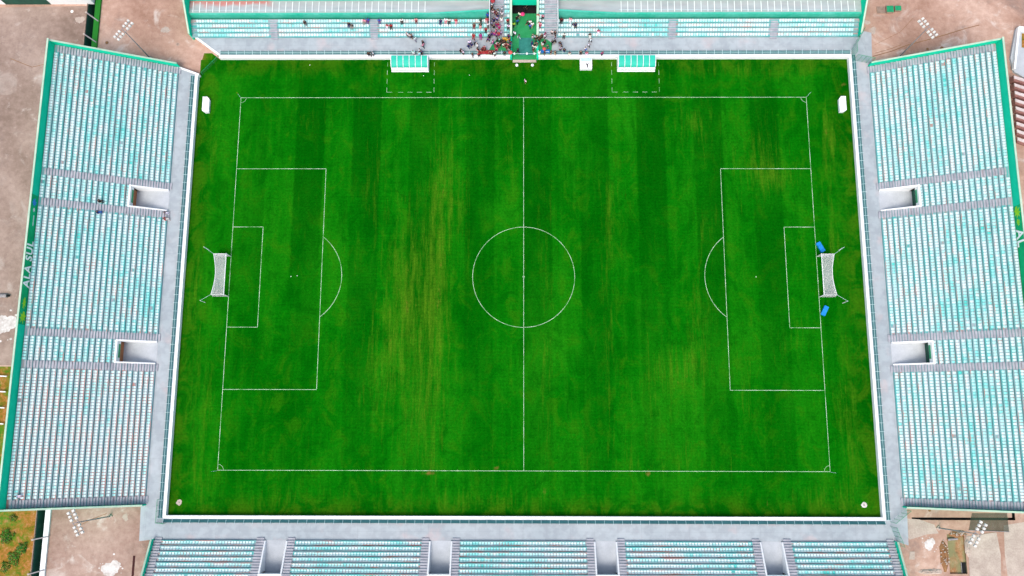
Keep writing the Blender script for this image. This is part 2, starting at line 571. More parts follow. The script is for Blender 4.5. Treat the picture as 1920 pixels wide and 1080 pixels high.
M['pit'] = pit_mat()
hole('pit', HOLES[4], M['pit'], M['pit'])

m = MB()
m.prism([(-130, -16), (-83.2, -16), (-83.2, 52.6), (-130, 51.8)], -0.05, 0.004)
structure('plaza', m, M['plaza'])
m = MB()
m.prism([(-130, -80), (-83.25, -80), (-83.25, -16.2), (-130, -16.2)], -0.05, 0.006)
structure('garden_ground', m, M['garden'])
m = MB()
m.prism([(-81.5, -62), (-62.4, -62), (-62.4, -45.6), (-65.1, -45.5), (-65.1, -40.2), (-81.5, -40.2)], -0.05, 0.005)
structure('yard', m, dirt('brown_yard', [(0.36, (0.22, 0.135, 0.10)), (0.5, (0.34, 0.23, 0.185)), (0.66, (0.50, 0.37, 0.305))], (77, 9, 0), 0.6))

# ------------------------------------------------------------------ pitch and its painted lines
PX0, PX1, PY0, PY1 = -60.72, 60.75, -41.5, 41.55


def blob_field(lst, x, y):
    s = 0.0
    for cx, cy, sx, sy, a in lst:
        d = ((x - cx) / sx) ** 2 + ((y - cy) / sy) ** 2
        if d < 9:
            s += a * math.exp(-d)
    return s


def blobs(lst):
    out = []
    for u, v, su, sv, a in lst:
        p = W(u, v)
        out.append((p.x, p.y, su / 10.7, sv / 10.7, a))
    return out


WEAR = blobs([(830, 330, 30, 110, .7), (760, 560, 42, 180, 1.0), (820, 560, 26, 200, 1.0), (705, 700, 40, 120, .55), (800, 800, 40, 110, .5), (585, 225, 26, 40, .45),
              (700, 340, 26, 120, .45), (640, 560, 20, 90, .25), (870, 400, 20, 110, .5), (1145, 390, 12, 70, .75), (1140, 600, 10, 200, .6), (1300, 230, 40, 50, .6),
              (1260, 700, 70, 60, .6), (1310, 600, 24, 90, .55), (1020, 500, 18, 160, .45), (1025, 760, 16, 120, .45), (1430, 300, 60, 90, .5), (1450, 330, 40, 26, .5),
              (1555, 250, 14, 60, .8), (1560, 420, 14, 160, .6), (1590, 800, 24, 160, .6), (1600, 560, 10, 80, .35), (1540, 930, 60, 30, .5), (1230, 850, 120, 50, .35),
              (380, 760, 26, 160, .6), (365, 560, 14, 140, .7), (385, 900, 30, 50, .4), (400, 280, 20, 110, .4), (560, 930, 120, 22, .5), (900, 940, 160, 24, .55),
              (1400, 130, 160, 26, .5), (880, 170, 60, 26, .35), (600, 140, 180, 22, .3), (1500, 640, 40, 60, .35), (1330, 430, 36, 60, .4), (960, 300, 12, 120, .35), (1395, 690, 16, 80, .5)])
BARE = blobs([(805, 884, 20, 7, .9), (930, 881, 9, 7, .85), (1213, 885, 9, 7, .9), (1000, 881, 14, 5, .45), (1585, 158, 7, 10, .8), (640, 920, 7, 10, .45), (1020, 922, 14, 14, .5),
              (1540, 925, 24, 18, .4), (515, 945, 8, 14, .45), (870, 190, 16, 8, .4), (1145, 440, 4, 60, .5), (1310, 585, 5, 18, .6), (1450, 320, 26, 5, .4), (1440, 160, 8, 6, .3),
              (760, 560, 8, 90, .42), (823, 560, 6, 110, .4), (866, 350, 5, 60, .35), (1440, 940, 5, 30, .5), (800, 815, 10, 26, .4), (1165, 690, 10, 6, .35), (1600, 740, 6, 60, .35)])
NX, NY = 121, 83
pv, pf, wear, bare = [], [], [], []
for j in range(NY + 1):
    for i in range(NX + 1):
        x = PX0 + (PX1 - PX0) * i / NX
        y = PY0 + (PY1 - PY0) * j / NY
        pv.append((x, y, 0.004))
        wear.append((0.62 if x < 4 else 0.74) * min(1.2, blob_field(WEAR, x, y)))
        bare.append(min(1.2, blob_field(BARE, x, y)))
for j in range(NY):
    for i in range(NX):
        k = j * (NX + 1) + i
        pf.append((k, k + 1, k + NX + 2, k + NX + 1))
k = len(pv)
pv += [(-60.5, PY1, 0.004), (-57.0, PY1, 0.004), (-58.7, 42.9, 0.004), (-60.2, 42.9, 0.004)]
wear += [0.9, 0.2, 0.6, 1.0]
bare += [0.6, 0, 0.2, 0.5]
pf.append((k, k + 1, k + 2, k + 3))
me = bpy.data.meshes.new('pitch')
me.from_pydata(pv, [], pf)
for nm, dat in (('wear', wear), ('bare', bare)):
    at = me.attributes.new(nm, 'FLOAT', 'POINT')
    at.data.foreach_set('value', dat)
me.materials.append(M['grass'])
pitch = tag(link('pitch', me), kind='structure')

LX, LY, LZ, LW = 52.69, 34.0, 0.009, 0.075


def strip(m, a, b, w=LW):
    a, b = Vector((*a, LZ)), Vector((*b, LZ))
    d = (b - a).normalized()
    s = Vector((-d.y, d.x, 0)) * w / 2
    m.face([a - s, b - s, b + s, a + s])


def arc(m, c, r, a0, a1, n, w=LW):
    for k in range(n):
        t0, t1 = a0 + (a1 - a0) * k / n, a0 + (a1 - a0) * (k + 1) / n
        P = lambda rr, t: (c[0] + rr * cos(t), c[1] + rr * sin(t), LZ)
        m.face([P(r - w / 2, t0), P(r + w / 2, t0), P(r + w / 2, t1), P(r - w / 2, t1)])


def marking(name, fn):
    m = MB()
    fn(m)
    m.build(name, M['line'], pitch)


for s in (-1, 1):
    marking('touchline', lambda m: strip(m, (-LX - LW / 2, s * LY), (LX + LW / 2, s * LY)))
    marking('goal_line', lambda m: strip(m, (s * LX, -LY + LW / 2), (s * LX, LY - LW / 2)))

    def pen(m):
        strip(m, (s * (LX - LW / 2), 20.16), (s * (LX - 16.5), 20.16))
        strip(m, (s * (LX - LW / 2), -20.16), (s * (LX - 16.5), -20.16))
        strip(m, (s * (LX - 16.5), -20.09), (s * (LX - 16.5), 20.09))
    marking('penalty_area_line', pen)

    def six(m):
        strip(m, (s * (LX - LW / 2), 9.16), (s * (LX - 5.5), 9.16))
        strip(m, (s * (LX - LW / 2), -9.16), (s * (LX - 5.5), -9.16))
        strip(m, (s * (LX - 5.5), -9.09), (s * (LX - 5.5), 9.09))
    marking('goal_area_line', six)
    a = math.acos(5.5 / 9.15)
    marking('penalty_arc', lambda m: arc(m, (s * (LX - 11), 0), 9.15, (pi if s > 0 else 0) - a, (pi if s > 0 else 0) + a, 30))
    marking('penalty_spot', lambda m: arc(m, (s * (LX - 11), 0), 0.05, 0, 2 * pi, 14, 0.10))
    for t in (-1, 1):
        a0 = {(-1, -1): 0, (1, -1): pi / 2, (1, 1): pi, (-1, 1): 1.5 * pi}[(s, t)]
        marking('corner_arc', lambda m: arc(m, (s * LX, t * LY), 1.0, a0, a0 + pi / 2, 10, 0.06))
marking('halfway_line', lambda m: strip(m, (0.12, -LY + LW / 2), (0.12, LY - LW / 2)))
marking('centre_circle', lambda m: arc(m, (0.12, 0), 9.15, 0, 2 * pi, 96))
marking('centre_spot', lambda m: arc(m, (0.12, 0), 0.09, 0, 2 * pi, 14, 0.18))
for s in (-1, 1):
    def tech(m):
        xa, xb, yb = s * 16.63, s * 25.45, 35.05
        for x in (xa, xb):
            y = yb
            while y < 41.0:
                strip(m, (x, y), (x, min(y + 0.95, 41.0)), 0.055)
                y += 1.72
        n = 5
        L = abs(xb - xa)
        for k in range(n):
            a0 = min(xa, xb) + L * k / n + (0.06 if k == 0 else 0.35)
            strip(m, (a0, yb), (min(a0 + 0.95, max(xa, xb)), yb), 0.055)
    marking('technical_area_line', tech)

# ------------------------------------------------------------------ raised walkways around the pitch
ZW = 0.9
m = MB()
m.prism([(-61.22, -42.02), (-61.22, 38.28), (-64.31, 39.46), (-64.31, -45.46), (-61.23, -45.46)], 0, ZW)
structure('walkway', m, M['concrete'])
m = MB()
m.prism([(61.22, -45.46), (64.31, -45.46), (64.31, 42.06), (61.22, 42.06)], 0, ZW)
structure('walkway', m, M['concrete'])
m = MB()
m.prism([(-61.22, -42.02), (-61.22, -45.46), (61.22, -45.46), (61.22, -42.02)], 0, ZW)
structure('walkway', m, M['concrete'])
m = MB()
m.prism([(-61.3, 45.46), (-56.9, 42.06), (-2.4, 42.06), (-2.4, 45.5), (-61.3, 45.5)], 0, ZW)
structure('walkway', m, M['concrete'])
m = MB()
m.prism([(2.9, 42.06), (64.31, 42.06), (63.1, 45.5), (2.9, 45.5)], 0, ZW)
structure('walkway', m, M['concrete'])
for pts in ([(64.32, 39.9), (65.0, 40.1), (65.3, 46.4), (63.2, 46.9), (63.12, 45.52), (64.32, 42.07)],
            [(64.32, -39.7), (64.9, -39.9), (64.7, -46.0), (62.9, -45.47), (64.32, -45.47)],
            [(-64.32, -39.7), (-65.1, -39.9), (-64.9, -45.7), (-62.9, -45.47), (-64.32, -45.47)]):
    m = MB()
    m.prism(pts, 0, ZW - 0.004)
    structure('corner_slab', m, M['concrete'])
for x0, x1, side in ((-8.2, -2.4, 'left'), (2.9, 8.4, 'right')):                      # green painted patches either side of the tunnel
    m = MB()
    pts = [(x1, 42.1), (x1, 44.6), (x1 - 2.4, 45.2), (x0 + 2.6, 44.4), (x0 + 1.3, 42.1)] if side == 'left' else [(x0, 42.1), (x1 - 3.1, 42.1), (x1 - 2.9, 44.4), (x0 + 1.4, 45.3), (x0, 45.3)]
    m.prism(pts, ZW - 0.05, ZW + 0.004)
    structure('painted_floor', m, M['tunnel_green'])

# ------------------------------------------------------------------ white wall round the pitch, and the barrier behind it
def wall_run(label, x0, x1, y0, y1):
    w = thing('perimeter_wall', label, 'wall', ((x0 + x1) / 2, (y0 + y1) / 2, 0))
    m = MB(); m.box(x0, x1, y0, y1, 0, 0.86); m.build('wall_body', M['white'], w)
    m = MB(); m.box(x0 - 0.015, x1 + 0.015, y0 - 0.015, y1 + 0.015, 0.86, 0.915); m.build('coping', M['white'], w)


wall_run('long white pitch wall in front of the left stand', -61.2, -60.72, -41.98, 38.25)
wall_run('long white pitch wall in front of the right stand', 60.75, 61.2, -41.98, 42.04)
wall_run('long white pitch wall below the pitch, in front of the bottom stand', -60.68, 60.71, -41.98, -41.5)
wall_run('white pitch wall above the pitch, on the left of the green tunnel', -56.95, -2.42, 41.55, 42.05)
wall_run('white pitch wall above the pitch, on the right of the green tunnel', 2.92, 60.71, 41.55, 42.05)


def diag_wall(label, a, b, h):
    w = thing('low_wall', label, 'wall', (*a, 0))
    a, b = Vector(a), Vector(b)
    d = (b - a).normalized() * 0.15
    n = Vector((-d.y, d.x))
    m = MB(); m.prism([a - n, b - n, b + n, a + n], 0, h); m.build('wall_body', M['white'], w)
    n2 = n * 1.12
    m = MB(); m.prism([a - n2, b - n2, b + n2, a + n2], h, h + 0.05); m.build('coping', M['white'], w)


diag_wall('short white slanting wall closing the upper end of the left walkway', (-64.5, 39.65), (-60.5, 38.15), 1.0)
diag_wall('white slanting wall closing the left end of the top walkway', (-62.1, 46.05), (-56.9, 42.1), 1.0)


def barrier(label, p, q, out, n, rails):
    """inclined mesh panel on pale cross posts, from p to q; 'out' points away from the pitch"""
    t = thing('barrier', label, 'barrier', (*p, ZW))
    p, q, out = Vector((*p, 0)), Vector((*q, 0)), Vector((*out, 0))
    up = Vector((0, 0, 1))
    A = lambda s, f: p.lerp(q, s) + out * (0.10 + 0.50 * f) + up * (ZW + 0.05 + 0.28 * f)
    m = MB()
    a0, a1, b1, b0 = A(0, 0), A(1, 0), A(1, 1), A(0, 1)
    dn = -up * 0.02
    m.face([a0, a1, b1, b0]); m.face([a0 + dn, b0 + dn, b1 + dn, a1 + dn])
    m.face([b0, b1, b1 + dn, b0 + dn]); m.face([a1, a0, a0 + dn, a1 + dn])
    m.build('panel', M['panel_teal'], t)
    for f in rails:
        m = MB(); m.tube(A(0, f) + up * 0.045, A(1, f) + up * 0.045, 0.028, n=6); m.build('rail', M['rail'], t)
    d = (q - p).normalized()
    base = None
    for k in range(n + 1):
        s = k / n
        c = A(s, 0)
        if base is None:
            pm = MB()
            h = d * 0.024
            lo, hi = -out * 0.06 + up * 0.03, out * 0.66 + up * 0.33
            for e in (0, 1):
                o2 = up * (0.05 if e else 0)
                pm.face([lo - h + o2, lo + h + o2, hi + h + o2, hi - h + o2])
            pm.face([lo - h, hi - h, hi - h + up * 0.05, lo - h + up * 0.05])
            pm.face([lo + h, hi + h, hi + h + up * 0.05, lo + h + up * 0.05])
            pm.tube(hi - up * 0.36, hi, 0.03, n=6)
            base = pm.mesh('post', M['rail'])
        o = bpy.data.objects.new('post', base)
        C.objects.link(o)
        o.parent = t
        o.location = c - Vector(t.location)
    return t


barrier('dark teal barrier with pale posts behind the left pitch wall', (-61.22, -41.9), (-61.22, 37.9), (-1, 0), 54, (0.5,))
barrier('dark teal barrier with pale posts behind the right pitch wall', (61.22, -41.9), (61.22, 41.9), (1, 0), 57, (0.5,))
barrier('dark teal barrier with pale posts behind the bottom pitch wall', (-61.0, -42.0), (61.0, -42.0), (0, -1), 80, ())
barrier('dark teal barrier with pale posts behind the top wall, left of the tunnel', (-56.7, 42.08), (-2.5, 42.08), (0, 1), 36, (0.5,))
barrier('dark teal barrier with pale posts behind the top wall, right of the tunnel', (3.0, 42.08), (61.0, 42.08), (0, 1), 39, (0.5,))

# ------------------------------------------------------------------ grandstands
SEATS = []       # (matrix, tone, stand, block, row, position, count, rows)


def minus(iv, cuts):
    out = [iv]
    for c in cuts:
        nxt = []
        for a, b in out:
            if c[1] <= a or c[0] >= b:
                nxt.append((a, b))
            else:
                if c[0] > a: nxt.append((a, c[0]))
                if c[1] < b: nxt.append((c[1], b))
        out = nxt
    return out


def grandstand(label, key, T, ang, rows, tread, rise, v0, v1, aisles, voms, vrows, mat, blocks, deep=None):
    root = thing('grandstand', label, 'grandstand', T(0, 0, 0))
    z = lambda k: ZW + rise * (k + 1)
    m = MB(T)
    for k in range(rows):
        cuts = [c for c in voms] if k < vrows else []
        spans = minus((v0, v1), cuts) if not (deep and k >= deep[0]) else deep[1]
        for a, b in spans:
            e = k * tread + (0.545 if tread > 0.78 else 0.5)
            m.face([(k * tread, a, z(k)), (e, a, z(k)), (e, b, z(k)), (k * tread, b, z(k))], 2)
            m.face([(e, a, z(k)), ((k + 1) * tread, a, z(k)), ((k + 1) * tread, b, z(k)), (e, b, z(k))])
            m.face([(k * tread, a, z(k - 1)), (k * tread, b, z(k - 1)), (k * tread, b, z(k)), (k * tread, a, z(k))], 1)
    m.build('terrace', [mat, M['riser'], M['strip_y'] if key in ('left', 'right') else M['strip_x']], root)
    for a, b in aisles:
        m = MB(T)
        for k in range(rows):
            if deep and k >= deep[0] and not any(c <= a and b <= d for c, d in deep[1]):
                continue
            m.box(k * tread - tread * 0.5, k * tread - 0.003, a + 0.04, b - 0.04, z(k - 1) - 0.02, z(k - 1) + rise * 0.5)
            m.box(k * tread + 0.004, k * tread + tread * 0.44, a + 0.02, b - 0.02, z(k) - 0.02, z(k) + 0.02)
        m.build('aisle_stairs', M['step'], root)
    for a, b in voms:
        vlast = []
        t = vrows * tread
        zt = z(vrows - 1)
        for va, vb in ((a - 0.01, a + 0.24), (b - 0.24, b + 0.01)):
            vm = MB(T)
            vm.sweep(lambda s: [(s, va, ZW - 0.1), (s, vb, ZW - 0.1), (s, vb, ZW + 0.3 + (zt - ZW + 0.25) * s / t), (s, va, ZW + 0.3 + (zt - ZW + 0.25) * s / t)], 0.05, t - 0.02)
            vo = vm.build('passage_wall', M['white'], root)
            vlast.append(vo)
        m = MB(T); m.box(t - 0.02, t + 0.26, a - 0.01, b + 0.01, ZW + 2.05, zt + 0.6); m.build('passage_header', M['white'], vo)
        m = MB(T); m.face([(-0.0, a + 0.24, ZW + 0.006), (t + 1.2, a + 0.24, ZW + 0.006), (t + 1.2, b - 0.24, ZW + 0.006), (-0.0, b - 0.24, ZW + 0.006)]); m.build('passage_floor', M['vom_floor'], vo)
        passages.append((root, vlast, T, a, b, t, zt, key))
    for bi, (bname, a, b) in enumerate(blocks):
        n = int((b - a - 0.02) / 0.5)
        pad = (b - a - n * 0.5) / 2
        for k in range(rows):
            if k < vrows and any(c[0] < (a + b) / 2 < c[1] for c in voms):
                continue
            if deep and k >= deep[0] and not any(c <= a and b <= d for c, d in deep[1]):
                continue
            for i in range(n):
                v = a + pad + 0.25 + i * 0.5
                nz = 0.8 * noise.noise(Vector((v * 0.22, k * 1.3, bi * 7 + len(key)))) + 0.3 * noise.noise(Vector((v * 1.3, k * 3.1, 5.0 + len(key))))
                nz += 0.55 * noise.noise(Vector((v * 0.06, k * 0.12, 3.0 * len(key)))) - (0.22 if key == 'left' and v < -17 else 0.0) + random.gauss(0, 0.11)
                tone = 0 if nz < 0.06 else 1 if nz < 0.40 else 2 if nz < 0.74 else 3 if nz < 1.08 else 4
                if random.random() < 0.004:
                    continue
                p = T(k * tread + 0.34 + random.uniform(-.012, .012), v + random.uniform(-.012, .012), z(k) + 0.004)
                SEATS.append((p, ang + random.uniform(-0.03, 0.03), tone, key, bname, k, i, n, rows))
    return root, z


passages = []
TR, RI, NR = 0.79, 0.395, 23
AI = [(-39.55, -38.25), (-17.1, -15.85), (-11.8, -10.5), (10.5, 11.8), (15.85, 17.1), (38.25, 39.55)]
VM = [(-15.85, -11.8), (11.8, 15.85)]
BL = [('bottom', -38.2, -17.15), ('lower middle', -15.85, -11.8), ('middle', -10.45, 10.45), ('upper middle', 11.8, 15.85), ('top', 17.15, 38.2)]
TL = lambda u, v, z: (-(64.32 + u), v, z)
TRt = lambda u, v, z: (64.32 + u, v, z)
TB = lambda u, v, z: (v, -(45.47 + u), z)
TT = lambda u, v, z: (v, 45.52 + u, z)
stand_left, zl = grandstand('large grandstand of pale seats on the left with a teal back wall reading ALA SUL', 'left', TL, pi / 2, NR, TR, RI, -39.6, 39.6, AI, VM, 7, M['terrace_y'], BL)
stand_right, zr = grandstand('large grandstand of pale seats along the right edge of the pitch', 'right', TRt, -pi / 2, NR, TR, RI, -39.6, 39.6, AI, VM, 7, M['terrace_y'], BL)
AB = [(10.6, 11.9), (15.8, 17.1), (38.4, 39.7), (43.6, 45.0), (60.95, 62.2)]
stand_bottom, zb = grandstand('low grandstand of pale seats below the pitch, cut by four white passages', 'bottom', TB, pi, 11, 0.83, 0.4, -62.3, 62.3,
                              [(-b, -a) for a, b in AB] + AB, [(-43.6, -39.7), (-15.8, -11.9), (11.9, 15.8), (39.7, 43.6)], 6, M['terrace_x'],
                              [('far left', -60.9, -45.05), ('left', -38.35, -17.15), ('centre', -10.55, 10.55), ('right', 17.15, 38.35), ('far right', 45.05, 60.9)])
AT = [(-47.35, -46.05), (-28.6, -27.2), (-6.1, -3.55), (4.05, 6.35), (27.25, 28.6), (46.15, 47.5)]
stand_top, zt_ = grandstand('narrow grandstand above the pitch, holding the crowd, under a deck of white dividers', 'top', TT, 0.0, 9, 0.75, 0.35, -62.2, 62.6,
                            AT, [(-2.45, 2.95)], 9, M['terrace_x'],
                            [('far left', -61.4, -47.4), ('left', -46.0, -28.65), ('left of the stairs', -27.15, -6.15), ('beside the tunnel on its left', -3.5, -2.46),
                             ('beside the tunnel on its right', 2.96, 4.02), ('right of the stairs', 6.4, 27.2), ('right', 28.65, 46.1), ('far right', 47.55, 61.8)],
                            (4, [(-6.12, -2.45), (2.95, 6.37)]))
# the tunnel replaces the generic passage in the top stand
for root, vo, T, a, b, t, zt, key in passages:
    if key == 'top':
        for w_ in vo:
            for ch in list(w_.children):
                bpy.data.objects.remove(ch)
            bpy.data.objects.remove(w_)
        continue
    vo = vo[-1]
    if key in ('left', 'right'):
        sgn = 1 if a > 0 else -1
        kind = (key, sgn)
        m = MB(T); m.box(t + 0.4, t + 0.5, a + 0.24, b - 0.24, ZW + 0.01, ZW + 2.04); m.build('passage_door', M['brown'] if key == 'left' else M['dark_green'], vo)
        sa, sb = (a + 0.95, b - 0.75)
        m = MB(T); m.box(t - 0.09, t - 0.025, sa, sb, ZW + 2.2, ZW + 2.75); m.build('sign', M['exit_green'], vo)
    else:
        m = MB(T); m.box(t + 0.4, t + 0.5, a + 0.24, b - 0.24, ZW + 0.01, ZW + 2.04); m.build('passage_door', M['steel'], vo)


def slope_wall(root, T, v, th, rows, tread, zf, h, mat, inside):
    """wall along the side of a terrace, its top following the slope, with a pale coping"""
    U = rows * tread
    def prof(s, a, b, dz0, dz1):
        zb_ = zf(-1) + (zf(rows - 1) - zf(-1)) * max(0, s) / U
        return [(s, a, dz0 if dz0 <= 0 else zb_ + dz0), (s, b, dz0 if dz0 <= 0 else zb_ + dz0), (s, b, zb_ + dz1), (s, a, zb_ + dz1)]
    m = MB(T); m.sweep(lambda s: prof(s, v, v + th, 0, h), -0.15, U + 0.25)
    o = m.build('end_wall', mat, root)
    m = MB(T); m.sweep(lambda s: prof(s, v - 0.04, v + th + 0.04, h + 0.002, h + 0.07), -0.17, U + 0.27)
    m.build('coping', M['mint_edge'], o)


for root, T, zf in ((stand_left, TL, zl), (stand_right, TRt, zr)):
    slope_wall(root, T, 39.62, 0.2, NR, TR, zf, 1.55, M['teal_wall'], -1)
    slope_wall(root, T, -39.82, 0.2, NR, TR, zf, 1.55, M['teal_wall'], 1)
    U = NR * TR
    m = MB(T); m.box(U + 0.02, U + 0.24, -39.6, 39.6, 0.0, zf(NR - 1) + 2.0); o = m.build('back_wall', M['teal_wall'], root)
    m = MB(T); m.box(U - 0.02, U + 0.28, -39.85, 39.85, zf(NR - 1) + 2.002, zf(NR - 1) + 2.07); m.build('coping', M['mint_edge'], o)
for sg in (-1, 1):
    slope_wall(stand_bottom, TB, 62.3 if sg > 0 else -62.5, 0.2, 11, 0.83, zb, 1.2, M['teal_wall'], 1)
m = MB(TB); m.box(11 * 0.83 + 0.02, 11 * 0.83 + 0.24, -62.2, 62.2, 0, zb(10) + 1.6)
o = m.build('back_wall', M['teal_wall'], stand_bottom)

# top stand: green dado, mullioned facade, end walls, tunnel
YB = 45.52 + 4 * 0.75 + 0.38
ZU = 3.45
for sg, xa, xb in ((-1, -62.15, -6.2), (1, 6.45, 62.6)):
    xi = xb if sg < 0 else xa
    xo = xa if sg < 0 else xb
    xm = sg * 17.4
    m = MB()
    m.box(min(xm, xo), max(xm, xo), YB, YB + 0.3, 0, 3.46)
    Q = [(xm, YB, 0), (xi, YB, 0), (xi, YB, 4.7), (xm, YB, 3.46)]
    m.face(Q); m.face([(x, y + 0.3, zz) for x, y, zz in Q]); m.face([Q[2], (xi, YB + 0.3, 4.7), (xm, YB + 0.3, 3.46), Q[3]])
    m.face([Q[1], Q[2], (xi, YB + 0.3, 4.7), (xi, YB + 0.3, 0)])
    o = m.build('dado_wall', M['dado'], stand_top)
    m = MB(); m.box(xa, xb, YB + 0.305, YB + 3.0, 0.02, ZU); fo = m.build('upper_terrace', M['facade'], stand_top)
    xmul = (-61.4, -18.2) if sg < 0 else (18.2, 61.4)
    nmul = int(round((xmul[1] - xmul[0]) / 1.25))
    for k in range(nmul + 1):
        x = xmul[0] + (xmul[1] - xmul[0]) * k / nmul
        m = MB(); m.box(x - 0.05, x + 0.05, YB + 0.42, YB + 2.5, ZU + 0.003, ZU + 0.10); m.build('divider', M['white'], fo)
    m = MB(); m.box(xmul[0] - 0.4, xmul[1] + 0.4, YB + 0.82, YB + 0.87, ZU + 0.002, ZU + 0.03); m.build('floor_stripe', M['rail'], fo)
    m = MB(); m.box(xa, xb, YB + 2.75, YB + 3.05, 0.02, ZU + 1.3); m.build('rear_parapet', M['teal_wall'], stand_top)
    m = MB(); m.box(xa, xb, YB + 3.06, YB + 9.0, 0.02, ZU + 1.0); m.build('roof', M['step'], stand_top)
    m = MB(); m.box(xi + sg * -0.09, xi + sg * -0.01, 45.9, YB + 4.0, ZW, 5.4)
    m.build('stair_side_wall', M['white'], stand_top)
for v in (-62.4, 62.62):
    m = MB()
    zf = zt_
    def prof(s):
        zz = ZW + 1.6 + (s / 3.4) * 2.4
        return [(v, 45.6 + s, 0), (v + 0.22, 45.6 + s, 0), (v + 0.22, 45.6 + s, zz), (v, 45.6 + s, zz)]
    m.sweep(prof, 0.0, 9.0)
    o = m.build('end_wall', M['teal_wall'], stand_top)
    m = MB()
    m.sweep(lambda s: [(p[0] + (0.04 if i in (1, 2) else -0.04), p[1], ZW + 1.602 + (s / 3.4) * 2.4 + (0.07 if i > 1 else 0)) for i, p in enumerate(prof(s))], -0.02, 9.0)
    m.build('coping', M['mint_edge'], o)

tunnel = thing('players_tunnel', 'green walled tunnel with people opening onto the top side of the pitch', 'tunnel', (0.25, 42, 0))
m = MB(); m.face([(-2.05, 41.5, 0.06), (2.55, 41.5, 0.06), (2.55, 50.85, 0.06), (-2.05, 50.85, 0.06)]); m.build('tunnel_floor', M['tunnel_green'], tunnel)
m = MB(); m.face([(-2.05, 50.85, 0.055), (2.55, 50.85, 0.055), (2.55, 60.0, 0.055), (-2.05, 60.0, 0.055)]); m.build('inner_floor_shade', M['black'], tunnel)  # black colour paints the roof's shade onto the tunnel floor
for xa in (-2.42, 2.57):
    m = MB()
    m.sweep(lambda s: [(xa, s, 0), (xa + 0.35, s, 0), (xa + 0.35, s, 0.95 + max(0, s - 45.5) * 0.47), (xa, s, 0.95 + max(0, s - 45.5) * 0.47)], 41.5, 45.5)
    m.sweep(lambda s: [(xa, s, 0), (xa + 0.35, s, 0), (xa + 0.35, s, 1.55 + max(0, s - 45.5) * 0.47), (xa, s, 1.55 + max(0, s - 45.5) * 0.47)], 45.502, 53.0)
    o = m.build('tunnel_wall', M['teal_wall'], tunnel)
    m = MB()
    m.sweep(lambda s: [(xa - 0.03, s, 1.552 + (s - 45.5) * 0.47), (xa + 0.38, s, 1.552 + (s - 45.5) * 0.47), (xa + 0.38, s, 1.64 + (s - 45.5) * 0.47), (xa - 0.03, s, 1.64 + (s - 45.5) * 0.47)], 45.5, 53.0)
    m.build('coping', M['mint_edge'], o)
m = MB(); m.box(-2.05, 2.55, 51.25, 51.6, 2.45, 5.4); m.build('lintel', M['teal_wall'], tunnel)
m = MB(); m.box(-2.04, 2.54, 51.62, 60.0, 2.5, 2.8); m.build('inner_ceiling', M['step'], tunnel)
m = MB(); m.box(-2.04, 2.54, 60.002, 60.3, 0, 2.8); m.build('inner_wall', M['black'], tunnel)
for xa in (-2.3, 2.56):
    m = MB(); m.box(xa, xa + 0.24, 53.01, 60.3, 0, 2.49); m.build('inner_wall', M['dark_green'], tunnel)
m = MB(); m.box(-0.75, 1.95, 42.4, 45.9, 0.064, 0.085); o = m.build('floor_mat', M['mat'], tunnel)
m = MB()
m.tube((-2.05, 42.25, 1.0), (2.55, 42.25, 1.0), 0.035, n=6)
m.build('gate_rail', M['rail'], tunnel)
for x in (-1.6, 0.75, 2.15):
    m = MB(); m.lathe([(0.0, 0.0), (0.16, 0.02), (0.22, 0.16), (0.16, 0.32), (0.0, 0.36)], (x, 42.25, 0.86), 12); m.build('gate_lamp', M['white'], tunnel)
m = MB(); m.prism([(-1.9, 40.95), (2.5, 40.95), (2.5, 41.48), (-1.9, 41.48)], -0.02, 0.05)
structure('threshold', m, M['slab'])

# ------------------------------------------------------------------ banner on the left back wall, its twin on the right
def text_mesh(body, size, name, mat, depth=0.015):
    cu = bpy.data.curves.new(name, 'FONT')
    cu.body = body
    cu.size = size
    cu.extrude = depth
    cu.offset = 0.06
    cu.space_character = 1.14
    cu.align_x = 'LEFT'
    tmp = bpy.data.objects.new(name, cu)
    C.objects.link(tmp)
    bpy.context.view_layer.update()
    me = bpy.data.meshes.new_from_object(tmp.evaluated_get(bpy.context.evaluated_depsgraph_get()))
    bpy.data.objects.remove(tmp)
    me.materials.clear()
    me.materials.append(mat)
    me.name = name
    return me


ZB = zl(NR - 1)


def splash(m, y0, y1, z0, z1, x, d, seed):
    rnd = random.Random(seed)
    pts = []
    n = 15
    for k in range(n):
        a = 2 * pi * k / n
        r = 1.0 if k % 2 == 0 else rnd.uniform(0.35, 0.75)
        pts.append(((y0 + y1) / 2 + (y1 - y0) / 2 * r * cos(a), (z0 + z1) / 2 + (z1 - z0) / 2 * r * sin(a)))
    f = [(x, a, b) for a, b in pts]
    bk = [(x + d, a, b) for a, b in pts]
    m.face(f)
    for k in range(n):
        m.face([f[k], f[(k + 1) % n], bk[(k + 1) % n], bk[k]])


def back_banner(label, sx, y0, y1, word, emblem_end):
    xw = sx * (64.32 + NR * TR)
    t = thing('banner', label, 'banner', (xw, (y0 + y1) / 2, ZB))
    f = -sx                                            # towards the pitch
    m = MB(); a, b = sorted((xw + f * 0.02, xw - f * 0.015)); m.box(a, b, y0, y1, ZB + 0.05, ZB + 1.98); m.build('banner_cloth', M['banner'], t)
    me = text_mesh(word, 2.35, 'lettering', mottled('letter_white', (0.86, 0.87, 0.86), (0.90, 0.91, 0.90), 1.0, 0.7))
    o = link('lettering', me, t)
    o.matrix_parent_inverse = Matrix()
    return t, o, xw, f


